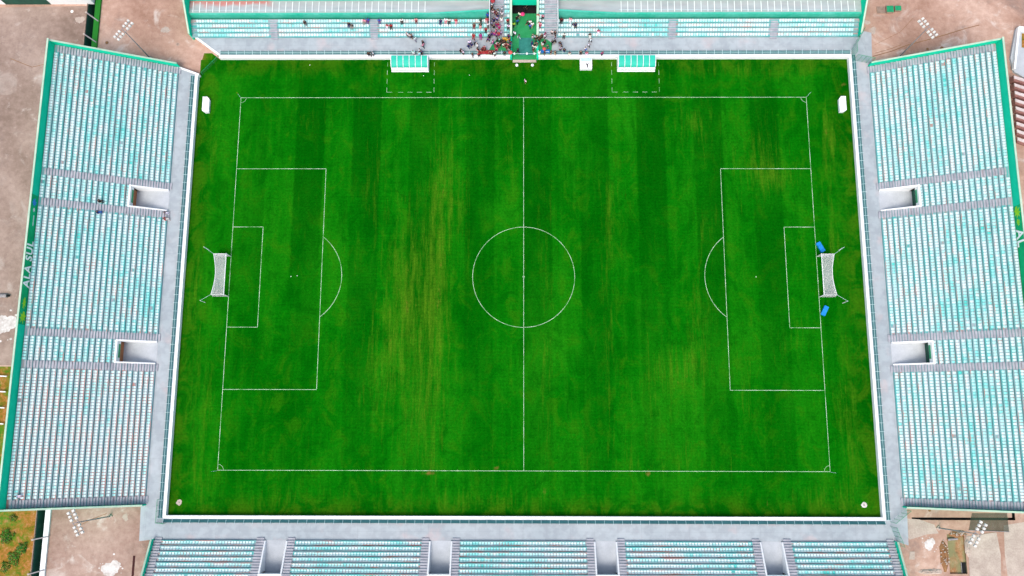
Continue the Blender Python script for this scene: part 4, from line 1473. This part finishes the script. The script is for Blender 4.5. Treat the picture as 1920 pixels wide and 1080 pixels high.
crack([(1636, 106), (1672, 96), (1700, 85), (1738, 75), (1770, 66), (1812, 53), (1836, 47)], 0.14)
crack([(1640, 100), (1668, 92), (1690, 84)], 0.09)
crack([(150, 985), (175, 972), (200, 963)], 0.10)
crack([(20, 110), (60, 126), (86, 120)], 0.10)
crack([(1640, 84), (1688, 60), (1712, 34)], 0.06)
m = MB(); m.prism([W(1698, 972).to_2d(), W(1724, 974).to_2d(), W(1752, 984).to_2d(), W(1760, 1000).to_2d(), W(1738, 1002).to_2d(), W(1706, 1012).to_2d(), W(1697, 1002).to_2d()], -0.03, 0.006)
structure('pale_earth', m, M['slab'])
m = MB(); m.prism([W(1882, 985).to_2d(), W(1925, 978).to_2d(), W(1930, 1085).to_2d(), W(1890, 1085).to_2d(), W(1884, 1040).to_2d()], -0.03, 0.005)
structure('pale_earth', m, M['slab'])

# lower right yard: slab path, shed, cylinder, plinths
m = MB(); m.prism([W(1812, 1006).to_2d(), W(1868, 998).to_2d(), W(1876, 1040).to_2d(), W(1877, 1085).to_2d(), W(1818, 1085).to_2d(), W(1816, 1040).to_2d()], -0.03, 0.07)
structure('concrete_path', m, M['slab'])
m = MB(); m.prism([W(1706, 1034).to_2d(), W(1715, 1034).to_2d(), W(1715, 1049).to_2d(), W(1704, 1049).to_2d()], -0.03, 0.05)
structure('plinth', m, M['slab'])
t = thing('soil_pit_hatch', 'black open hatch at the bottom of the rusty pit, lower right', 'hatch', (74.2, -49.8, -0.35))
m = MB(); m.box(73.85, 74.58, -50.65, -48.9, -0.34, -0.27); m.build('opening', M['black'], t)
m = MB(); m.box(73.78, 73.845, -50.65, -48.9, -0.34, -0.2); m.build('frame', M['steel'], t)
def heap(label, u, v, rx, ry, h, seed, mat):
    p = W(u, v)
    t = thing('spoil_heap', label, 'heap', (p.x, p.y, 0))
    m = MB()
    N = 14
    H = lambda a, q: h * (1 - q * q) * (0.7 + 0.8 * abs(noise.noise(Vector((cos(a) * 1.5 * q, sin(a) * 1.5 * q, seed)))))
    R = lambda a: 1 + 0.5 * noise.noise(Vector((cos(a) * 1.3, sin(a) * 1.3, seed + 9)))
    pt = lambda a, q: (p.x + cos(a) * rx * q * R(a), p.y + sin(a) * ry * q * R(a), H(a, q))
    for k in range(N):
        a, b = 2 * pi * k / N, 2 * pi * (k + 1) / N
        for i in range(5):
            m.face([pt(a, i / 5), pt(a, (i + 1) / 5), pt(b, (i + 1) / 5), pt(b, i / 5)] if i else [pt(a, 0), pt(a, .2), pt(b, .2)])
    m.build('mound', mat, t)
    m = MB()
    rnd = random.Random(seed)
    for k in range(26):
        a, q = rnd.uniform(0, 6.28), rnd.uniform(.2, 1.05)
        x, y, z = pt(a, min(q, 1.0))
        e = rnd.uniform(.05, .14)
        m.box(x - e, x + e, y - e * .7, y + e * .7, z - .03, z + e * .8)
    tag(m.build('rubble', M['slab'], t), kind='stuff')


heap('brown spoil heap along the near edge of the rusty pit', 1770, 1040, 0.7, 2.6, 0.5, 3, M['soil'])
heap('pale spoil heap at the far right side of the rusty pit', 1814, 1026, 0.45, 1.7, 0.5, 5, M['slab'])
heap('orange spoil heap at the upper end of the rusty pit', 1796, 1001, 1.5, 0.6, 0.4, 8, M['soil'])
heap('grey rubble heap at the bottom photo edge, lower right', 1745, 1072, 2.2, 0.5, 0.3, 11, M['slab'])
p = W(1786, 1012)
t = thing('drain_pipe', 'short grey pipe lying at the upper end of the rusty pit', 'pipe', (p.x, p.y, -0.3))
m = MB(); m.tube((p.x - .8, p.y, -0.15), (p.x + .9, p.y + .15, -0.15), 0.2, n=10); m.build('tube', M['steel'], t)
m = MB(); m.tube((p.x - .95, p.y - .02, -0.15), (p.x - .78, p.y, -0.15), 0.26, n=10); m.build('collar', M['soil'], t)
t = thing('dark_sheet', 'dark green shade sheet beside the lower right stand', 'sheet', (79, -42.8, 0))
m = MB()
a, b, c_, d = W(1822, 962), W(1888, 962), W(1892, 997), W(1816, 994)
m.face([(q.x, q.y, 0.03) for q in (a, b, c_, d)]); m.face([(q.x, q.y, 0.02) for q in (d, c_, b, a)])
m.build('fabric', glassy('shade_net', (0.06, 0.085, 0.055), 0.30, 0.9), t)
m = MB(); m.tube((d.x, d.y, 0.08), (c_.x, c_.y, 0.08), 0.05, n=6); m.build('edge_rod', M['steel'], t)

# left edge bits behind the left stand
p = W(0, 555)
t = thing('grey_tank', 'grey cylinder lying on the brown plaza at the left photo edge', 'tank', (p.x, p.y, 0))
m = MB(); m.tube((p.x - 2.5, p.y, .35), (p.x + 1.5, p.y, .35), 0.35, n=12); m.build('drum', M['steel'], t)
m = MB(); m.tube((p.x + 1.5, p.y, .35), (p.x + 1.9, p.y, .35), 0.2, n=10); m.build('cap', M['black'], t)
for k, v in enumerate((706, 735, 765, 795)):
    p, q = W(-6, v - 1), W(16 - 2 * k, v)
    beam(['topmost', 'second', 'third', 'lowest'][k] + ' white strut over the garden at the left photo edge', (p.x, p.y, .5), (q.x, q.y, .5))


def shrub(label, u, v, r, h, seed, dry):
    rnd = random.Random(seed)
    p = W(u, v)
    t = thing('shrub', label, 'shrub', (p.x, p.y, 0), 0, 'garden shrubs', True)
    m = MB()
    for k in range(7):
        a = rnd.uniform(0, 6.28)
        m.tube((0, 0, 0), (r * .6 * cos(a), r * .6 * sin(a), h * .7), 0.03, 0.012, n=5)
    m.build('stem', M['wood'], t)
    for nm, mt, cnt in (('foliage', M['leaf'], int(330 * r)), ('dry_foliage', M['leaf_dry'], dry)):
        m = MB()
        for k in range(cnt):
            a, q = rnd.uniform(0, 6.28), sqrt(rnd.random()) * r
            lump = 0.85 + 0.75 * noise.noise(Vector((cos(a) * 1.7, sin(a) * 1.7, seed)))
            c = Vector((q * lump * cos(a), q * lump * sin(a), h * 0.6 * rnd.uniform(0.15, 1.0) * (1 - 0.6 * (q / r) ** 2)))
            e1 = Vector((rnd.gauss(0, 1), rnd.gauss(0, 1), rnd.gauss(0, .5))).normalized()
            e2 = e1.cross(Vector((rnd.gauss(0, .6), rnd.gauss(0, .6), 1)).normalized())
            L, wd = rnd.uniform(.12, .22), rnd.uniform(.05, .09)
            m.face([c - e1 * L, c + e2 * wd, c + e1 * L, c - e2 * wd])
        m.build(nm, mt, t)


shrub('green shrub in the dry garden, nearest the trench edge', 43, 1028, 1.0, 1.1, 1, 120)
shrub('dense green shrub in the dry garden, by the left photo edge', 14, 1006, 1.25, 1.3, 2, 100)
shrub('wide green shrub in the dry garden, close to the bottom photo edge', 27, 1045, 1.2, 1.0, 3, 200)
shrub('small yellowish shrub in the dry garden, just below the stand wall', 24, 971, 0.7, 0.8, 4, 220)
shrub('low yellowish shrub at the bottom left corner of the garden', 10, 1064, 0.9, 0.8, 5, 300)

# ------------------------------------------------------------------ people
def skin_mesh(nodes, edges, name, mat, sub=1, smooth=True):
    """nodes: name -> (x, y, z, rx, ry); a continuous surface grown round the connected joints"""
    names = list(nodes)
    me = bpy.data.meshes.new(name)
    me.from_pydata([nodes[k][:3] for k in names], [(names.index(a), names.index(b)) for a, b in edges], [])
    o = bpy.data.objects.new(name, me)
    C.objects.link(o)
    md = o.modifiers.new('skin', 'SKIN')
    md.use_smooth_shade = True
    for i, k in enumerate(names):
        sv = me.skin_vertices[0].data[i]
        sv.radius = (nodes[k][3], nodes[k][4] if len(nodes[k]) > 4 else nodes[k][3])
        sv.use_root = (i == 0)
    s = o.modifiers.new('sub', 'SUBSURF')
    s.levels = sub
    s.render_levels = sub
    bpy.context.view_layer.update()
    out = bpy.data.meshes.new_from_object(o.evaluated_get(bpy.context.evaluated_depsgraph_get()))
    bpy.data.objects.remove(o)
    out.materials.clear()
    out.materials.append(mat)
    out.name = name
    return out


def pose(kind):
    J = {}
    if kind == 'sit':
        zp = 0.17                                  # pelvis height above the step the seat is on
        J['pelvis'] = (0, 0, zp, .15, .12)
        tz = lambda q: q - 0.92 + zp
    else:
        J['pelvis'] = (0, 0, .95, .15, .11)
        tz = lambda q: q
    J['waist'] = (0, .0, tz(1.13), .135, .10)
    J['chest'] = (0, .0, tz(1.33), .165, .115)
    J['neck'] = (0, .01, tz(1.49), .055, .055)
    J['chin'] = (0, .03, tz(1.58), .07, .085)
    J['crown'] = (0, .02, tz(1.70), .075, .09)
    E = [('pelvis', 'waist'), ('waist', 'chest'), ('chest', 'neck'), ('neck', 'chin'), ('chin', 'crown')]
    for s, n in ((-1, 'l'), (1, 'r')):
        if kind == 'sit':
            hip, kn, an, toe = (s * .1, .05, zp), (s * .13, .47, zp + .03), (s * .13, .50, -.32), (s * .14, .66, -.37)
            el, wr = (s * .27, .10, tz(1.12)), (s * .18, .33, tz(1.02))
        elif kind == 'walk':
            f = s * .26
            hip, kn, an, toe = (s * .09, 0, .90), (s * .1, f * .75 + .05, .50), (s * .1, f - .04, .10), (s * .11, f + .13, .05)
            el, wr = (s * .25, -f * .5 - .03, tz(1.13)), (s * .25, -f + .08, tz(.93))
        else:
            hip, kn, an, toe = (s * .09, 0, .90), (s * .1, .02, .50), (s * .11, -.01, .09), (s * .13, .15, .045)
            el, wr = (s * .26, -.03, tz(1.13)), (s * .25, .08, tz(.90))
        J['hip' + n] = (*hip, .09, .09); J['knee' + n] = (*kn, .062, .065); J['ankle' + n] = (*an, .042, .045); J['toe' + n] = (*toe, .042, .035)
        J['shoulder' + n] = (s * .19, 0, tz(1.41), .062, .062); J['elbow' + n] = (*el, .046, .046); J['wrist' + n] = (*wr, .032, .034)
        d = (Vector(wr) - Vector(el)).normalized()
        J['palm' + n] = (*(Vector(wr) + d * .085), .040, .022)
        E += [('pelvis', 'hip' + n), ('hip' + n, 'knee' + n), ('knee' + n, 'ankle' + n), ('ankle' + n, 'toe' + n),
              ('chest', 'shoulder' + n), ('shoulder' + n, 'elbow' + n), ('elbow' + n, 'wrist' + n), ('wrist' + n, 'palm' + n)]
        up = Vector((0, 1, 0)) if kind != 'sit' else Vector((1, 0, 0))
        side = up if kind != 'sit' else Vector((1, 0, 0))
        pl = Vector(wr) + d * .085
        for fi, (off, ln) in enumerate(((-.03, .07), (-.01, .082), (.01, .078), (.03, .06))):
            a = pl + d * .02 + side * off
            b = a + d * ln + Vector((-s * .02, 0, 0))
            J['finger%d%s' % (fi, n)] = (*b, .009, .009)
            E.append(('palm' + n, 'finger%d%s' % (fi, n)))
        th = Vector(wr) + d * .03 + side * .055 + d * .03
        J['thumb' + n] = (*th, .011, .011)
        E.append(('wrist' + n, 'thumb' + n))
    return J, E


def grow(J, keys, d):
    return {k: (*J[k][:3], J[k][3] + d, J[k][4] + d) for k in keys}


PEOPLE = {}
for kind in ('stand', 'walk', 'sit'):
    J, E = pose(kind)
    body = skin_mesh(J, E, 'person', M['cloth'])
    sk = ['waist', 'pelvis', 'chest', 'shoulderl', 'elbowl', 'shoulderr', 'elbowr']
    S = grow(J, sk, .034)
    for n in 'lr':                                   # short sleeves: stop above the elbow
        a, b = Vector(J['shoulder' + n][:3]), Vector(J['elbow' + n][:3])
        S['elbow' + n] = (*a.lerp(b, 1.0), .066, .066)
    sh = skin_mesh(S, [('waist', 'pelvis'), ('waist', 'chest'), ('chest', 'shoulderl'), ('chest', 'shoulderr'), ('shoulderl', 'elbowl'), ('shoulderr', 'elbowr')], 'shirt', M['cloth'])
    tk = ['pelvis', 'hipl', 'kneel', 'anklel', 'hipr', 'kneer', 'ankler']
    tr = skin_mesh(grow(J, tk, .02), [('pelvis', 'hipl'), ('hipl', 'kneel'), ('kneel', 'anklel'), ('pelvis', 'hipr'), ('hipr', 'kneer'), ('kneer', 'ankler')], 'trousers', M['cloth'])
    c = J['crown']; ch = J['chin']
    H = {'a': (0, c[1] - .012, c[2] + .02, .108, .122), 'b': (0, c[1] - .06, (c[2] + ch[2]) / 2 + .01, .085, .07)}
    hr = skin_mesh(H, [('a', 'b')], 'hair', M['cloth'])
    PEOPLE[kind] = (body, sh, tr, hr)

COL = {'red': (0.42, 0.02, 0.03), 'crimson': (0.40, 0.01, 0.09), 'dark red': (0.17, 0.012, 0.02), 'black': (0.012, 0.012, 0.014), 'white': (0.80, 0.80, 0.80), 'navy': (0.012, 0.02, 0.10),
       'blue': (0.01, 0.10, 0.45), 'magenta': (0.40, 0.02, 0.22), 'pink': (0.72, 0.28, 0.34), 'grey': (0.22, 0.22, 0.24), 'yellow': (0.70, 0.50, 0.02), 'lime': (0.45, 0.70, 0.05),
       'green': (0.01, 0.10, 0.06), 'purple': (0.12, 0.03, 0.20), 'lilac': (0.42, 0.36, 0.55), 'brown': (0.14, 0.06, 0.04), 'cyan': (0.35, 0.75, 0.72), 'orange': (0.55, 0.16, 0.03), 'tan': (0.5, 0.36, 0.24)}
SKIN = [(0.34, 0.19, 0.13), (0.44, 0.27, 0.19), (0.24, 0.13, 0.08), (0.15, 0.075, 0.045)]
HAIR = [(0.006, 0.005, 0.005), (0.008, 0.006, 0.006), (0.02, 0.012, 0.008), (0.06, 0.03, 0.015)]


def surf_z(x, y):
    if -2.05 < x < 2.55 and y > 41.5:
        return 0.064
    if y > 45.52:
        k = int((y - 45.52) / 0.75)
        return ZW + 0.35 * (min(k, 8) + 1)
    if x < -64.32:
        return ZW + RI * (int((-64.32 - x) / TR) + 1)
    if 41.5 < y or x < -61.2:
        return ZW
    return 0.004


PPL = []


def P(u, v, shirt, pants, kind, zone, face=None):
    h = 0.35 if kind == 'sit' else 0.95
    z = 0.9
    for _ in range(5):
        q = W(u, v, z + h)
        z = surf_z(q.x, q.y)
    PPL.append((q.x, q.y, z, shirt, pants, kind, zone, face))


RL, RR = 'among seats left of tunnel', 'among seats right of tunnel'
WLk, WRk = 'on walkway left of tunnel', 'on walkway right of tunnel'
SL, SR = 'on stairs left of tunnel', 'on stairs right of tunnel'
CL, CR = 'in crowd left of tunnel', 'in crowd right of tunnel'
TN = 'inside the green tunnel'
for a in [(571, 41, 'black', 'black', 'sit', RL), (654, 45, 'black', 'navy', 'sit', RL), (660, 48, 'black', 'grey', 'sit', RL), (683, 39, 'pink', 'grey', 'sit', RL), (690, 37, 'blue', 'purple', 'sit', RL),
          (711, 38, 'blue', 'purple', 'sit', RL), (726, 48, 'red', 'white', 'sit', RL), (733, 48, 'red', 'black', 'sit', RL), (753, 38, 'white', 'black', 'sit', RL), (780, 37, 'pink', 'dark red', 'sit', RL),
          (826, 39, 'navy', 'navy', 'sit', RL), (836, 37, 'white', 'pink', 'sit', RL), (842, 38, 'white', 'black', 'sit', RL), (855, 38, 'red', 'pink', 'sit', RL), (889, 47, 'brown', 'dark red', 'sit', RL),
          (901, 47, 'black', 'pink', 'sit', RL), (911, 55, 'red', 'black', 'sit', RL), (888, 66, 'red', 'red', 'sit', RL), (901, 66, 'magenta', 'magenta', 'sit', RL), (913, 36, 'red', 'pink', 'sit', RL),
          (916, 37, 'crimson', 'black', 'sit', RL), (914, 28, 'blue', 'blue', 'stand', RL), (915, 46, 'white', 'black', 'sit', RL), (917, 63, 'white', 'black', 'sit', RL), (901, 37, 'green', 'black', 'sit', RL),
          (1053, 37, 'dark red', 'black', 'sit', RR), (1070, 36, 'pink', 'white', 'sit', RR), (1075, 47, 'navy', 'white', 'sit', RR), (1079, 46, 'navy', 'black', 'sit', RR), (1122, 58, 'crimson', 'white', 'sit', RR), (1106, 65, 'black', 'white', 'sit', RR),
          (1058, 65, 'white', 'black', 'sit', RR),
          (764, 66, 'white', 'black', 'stand', WLk), (769, 67, 'white', 'navy', 'stand', WLk), (772, 68, 'black', 'black', 'stand', WLk), (778, 73, 'white', 'grey', 'walk', WLk), (793, 79, 'black', 'black', 'walk', WLk),
          (793, 85, 'pink', 'black', 'walk', WLk), (787, 94, 'white', 'black', 'stand', WLk), (775, 98, 'cyan', 'white', 'stand', WLk), (786, 100, 'cyan', 'cyan', 'stand', WLk), (790, 98, 'navy', 'black', 'stand', WLk),
          (691, 101, 'black', 'black', 'stand', WLk), (695, 101, 'grey', 'black', 'stand', WLk), (699, 100, 'white', 'black', 'stand', WLk), (864, 95, 'black', 'black', 'stand', WLk), (868, 98, 'white', 'black', 'stand', WLk),
          (878, 86, 'navy', 'navy', 'walk', WLk), (884, 84, 'navy', 'navy', 'walk', WLk), (880, 80, 'white', 'navy', 'walk', WLk), (895, 85, 'white', 'white', 'stand', WLk), (896, 93, 'black', 'pink', 'stand', WLk),
          (905, 92, 'dark red', 'black', 'stand', WLk), (909, 93, 'dark red', 'black', 'stand', WLk), (908, 89, 'pink', 'dark red', 'stand', WLk), (890, 79, 'grey', 'black', 'walk', WLk),
          (901, 97, 'dark red', 'red', 'stand', WLk), (912, 97, 'red', 'red', 'stand', WLk), (919, 98, 'red', 'black', 'stand', WLk), (924, 98, 'dark red', 'black', 'stand', WLk), (898, 102, 'red', 'black', 'stand', WLk), (886, 103, 'black', 'grey', 'stand', WLk),
          (923, 9, 'white', 'black', 'stand', SL), (922, 15, 'black', 'black', 'stand', SL), (924, 20, 'black', 'white', 'stand', SL), (928, 23, 'dark red', 'purple', 'stand', SL), (934, 20, 'green', 'white', 'stand', SL),
          (934, 29, 'navy', 'navy', 'stand', SL), (931, 26, 'brown', 'black', 'stand', SL), (926, 37, 'navy', 'navy', 'stand', SL), (932, 35, 'lilac', 'navy', 'stand', SL), (940, 36, 'white', 'white', 'stand', SL),
          (941, 16, 'white', 'grey', 'stand', SL), (941, 26, 'white', 'grey', 'stand', SL), (931, 46, 'crimson', 'purple', 'stand', SL), (935, 47, 'crimson', 'crimson', 'stand', SL), (936, 51, 'magenta', 'crimson', 'stand', SL), (926, 49, 'black', 'black', 'stand', SL),
          (952, 38, 'red', 'black', 'sit', SL), (954, 49, 'white', 'black', 'sit', SL), (922, 63, 'purple', 'navy', 'stand', SL), (927, 65, 'magenta', 'purple', 'stand', SL), (931, 66, 'purple', 'black', 'stand', SL),
          (935, 65, 'red', 'crimson', 'stand', SL), (939, 61, 'lilac', 'purple', 'stand', SL), (930, 58, 'pink', 'purple', 'stand', SL), (918, 68, 'navy', 'black', 'stand', SL), (922, 43, 'lilac', 'grey', 'stand', SL),
          (915, 74, 'purple', 'black', 'walk', CL), (924, 79, 'pink', 'purple', 'walk', CL), (932, 75, 'green', 'black', 'stand', CL), (937, 74, 'cyan', 'green', 'stand', CL), (945, 73, 'yellow', 'orange', 'stand', CL),
          (949, 74, 'yellow', 'yellow', 'stand', CL), (955, 74, 'orange', 'navy', 'stand', CL), (954, 68, 'purple', 'black', 'stand', CL), (932, 82, 'white', 'dark red', 'stand', CL), (929, 87, 'crimson', 'red', 'stand', CL),
          (931, 92, 'crimson', 'crimson', 'stand', CL), (934, 85, 'dark red', 'black', 'stand', CL), (942, 81, 'black', 'green', 'stand', CL), (944, 84, 'white', 'brown', 'stand', CL), (948, 84, 'dark red', 'black', 'stand', CL),
          (952, 84, 'pink', 'brown', 'stand', CL), (951, 90, 'dark red', 'dark red', 'stand', CL), (957, 88, 'black', 'black', 'stand', CL), (954, 94, 'grey', 'black', 'stand', CL), (946, 100, 'black', 'green', 'stand', CL),
          (927, 97, 'black', 'black', 'stand', CL), (940, 77, 'black', 'grey', 'stand', CL), (946, 78, 'brown', 'black', 'stand', CL), (937, 84, 'brown', 'black', 'stand', CL), (957, 80, 'black', 'purple', 'stand', CL), (928, 101, 'white', 'black', 'stand', CL),
          (974, 27, 'white', 'black', 'walk', TN), (970, 40, 'blue', 'black', 'walk', TN), (963, 46, 'lime', 'black', 'walk', TN), (969, 34, 'black', 'black', 'walk', TN), (989, 43, 'black', 'black', 'walk', TN), (994, 42, 'white', 'black', 'walk', TN),
          (994, 49, 'blue', 'navy', 'walk', TN), (998, 46, 'white', 'tan', 'walk', TN), (988, 9, 'dark red', 'black', 'walk', TN), (985, 16, 'black', 'black', 'walk', TN), (965, 63, 'white', 'black', 'walk', TN), (973, 68, 'black', 'white', 'walk', TN),
          (971, 95, 'black', 'navy', 'walk', TN),
          (999, 67, 'green', 'white', 'stand', CR), (1003, 69, 'cyan', 'black', 'stand', CR), (1006, 64, 'tan', 'black', 'stand', CR), (1008, 70, 'black', 'black', 'stand', CR), (1013, 71, 'brown', 'black', 'stand', CR), (1016, 67, 'black', 'black', 'stand', CR),
          (997, 81, 'navy', 'blue', 'stand', CR), (1000, 88, 'white', 'black', 'stand', CR), (1005, 88, 'white', 'white', 'stand', CR), (1003, 83, 'green', 'black', 'stand', CR), (1007, 82, 'black', 'green', 'stand', CR), (1000, 93, 'black', 'brown', 'stand', CR),
          (1011, 75, 'black', 'green', 'stand', CR), (1005, 76, 'green', 'green', 'stand', CR), (1021, 79, 'black', 'black', 'stand', CR), (1017, 83, 'white', 'tan', 'stand', CR), (1027, 87, 'green', 'green', 'stand', CR), (1011, 98, 'white', 'white', 'stand', CR),
          (1021, 99, 'black', 'grey', 'stand', CR),
          (1022, 64, 'magenta', 'black', 'stand', SR), (1022, 68, 'white', 'black', 'stand', SR), (1035, 60, 'white', 'black', 'stand', SR), (1041, 62, 'black', 'black', 'stand', SR), (1041, 71, 'black', 'white', 'stand', SR),
          (1009, 29, 'red', 'black', 'sit', SR), (1018, 30, 'pink', 'black', 'sit', SR), (1013, 45, 'pink', 'crimson', 'sit', SR), (1010, 44, 'black', 'black', 'sit', SR),
          (1036, 79, 'black', 'black', 'walk', WRk), (1041, 78, 'black', 'grey', 'walk', WRk), (1033, 98, 'black', 'tan', 'stand', WRk), (1041, 99, 'black', 'tan', 'stand', WRk), (1050, 82, 'black', 'grey', 'stand', WRk), (1053, 87, 'black', 'white', 'stand', WRk),
          (1058, 94, 'black', 'navy', 'stand', WRk), (1051, 91, 'lilac', 'black', 'stand', WRk), (1068, 100, 'grey', 'white', 'stand', WRk), (1089, 99, 'black', 'black', 'stand', WRk), (1100, 100, 'crimson', 'white', 'stand', WRk), (1098, 91, 'white', 'blue', 'stand', WRk),
          (1104, 84, 'white', 'black', 'walk', WRk), (1107, 75, 'white', 'black', 'walk', WRk), (1129, 100, 'magenta', 'black', 'stand', WRk),
          (186, 377, 'black', 'black', 'sit', 'by aisle of left stand'), (183, 398, 'navy', 'blue', 'sit', 'by aisle of left stand'), (309, 399, 'grey', 'white', 'sit', 'at foot of left stand'), (311, 412, 'red', 'white', 'sit', 'at foot of left stand'),
          (31, 931, 'white', 'white', 'sit', 'at lower end of left stand'), (985, 152, 'white', 'black', 'stand', 'alone on the top grass')]:
    P(*a)

groups = {}
for i, q in enumerate(PPL):
    groups.setdefault((q[3], q[4], q[5], q[6]), []).append(i)
labels = {}
VERB = {'sit': 'sitting', 'stand': 'standing', 'walk': 'walking'}
for (s1, t1, kd, zn), ids in groups.items():
    ids.sort(key=lambda i: PPL[i][0])
    clothes = 'all in ' + s1 if s1 == t1 else 'in %s top, %s trousers' % (s1, t1)
    for j, i in enumerate(ids):
        labels[i] = 'person %s, %s %s' % (clothes, VERB[kd], zn) + ('' if len(ids) == 1 else ', %s from left' % ORD[j])
for i, (x, y, z, s1, t1, kd, zn, face) in enumerate(PPL):
    meshes = PEOPLE[kd]
    o = bpy.data.objects.new('person', meshes[0])
    C.objects.link(o)
    sc_ = random.uniform(0.93, 1.06)
    o.location = (x, y, z - (0.0 if kd != 'sit' else 0.0))
    left = x < -61
    base = -pi / 2 if left else pi                         # look towards the pitch
    jit = random.uniform(-.3, .3) if kd == 'sit' else random.uniform(-1.3, 1.3) if kd == 'stand' else random.uniform(-3, 3)
    o.rotation_euler = (0, 0, base + jit)
    o.scale = (sc_ * 1.06, sc_ * 1.06, sc_)
    o.color = (*random.choice(SKIN), 1)
    tag(o, labels[i], 'person', 'people in and around the stands')
    for nm, mesh_, col in (('shirt', meshes[1], COL[s1]), ('trousers', meshes[2], COL[t1]), ('hair', meshes[3], random.choice(HAIR))):
        c = bpy.data.objects.new(nm, mesh_)
        C.objects.link(c)
        c.parent = o
        c.color = (*[min(1, v * random.uniform(.85, 1.15)) for v in col], 1)


def umbrella(label, u, v, z, mat, r):
    p = W(u, v, z + 1.85)
    t = thing('umbrella', label, 'umbrella', (p.x, p.y, z), 0, 'umbrellas in the crowd', True)
    m = MB(); m.tube((0, 0, 0.85), (0, 0, 2.1), 0.015, n=6); m.build('shaft', M['steel'], t)
    m = MB(); m.lathe([(0.0, 2.1), (r * .4, 2.06), (r * .75, 1.95), (r, 1.80), (r * .97, 1.79), (r * .72, 1.93), (r * .38, 2.04), (0.0, 2.08)], (0, 0, 0), 10); m.build('canopy', mat, t)


umbrella('bright pink umbrella held inside the green tunnel', 980, 26, 0.06, M['pink'], 0.42)
umbrella('coral umbrella at the left edge of the tunnel, beside the wall', 957, 98, ZW, M['coral'], 0.42)
umbrella('coral umbrella in the crowd right of the tunnel', 1020.5, 91, ZW, M['coral'], 0.36)
umbrella('red umbrella at the top of the stairs left of the tunnel', 924, 1, 4.0, M['red'], 0.45)
print('seats', len(SEATS), 'people', len(PPL))
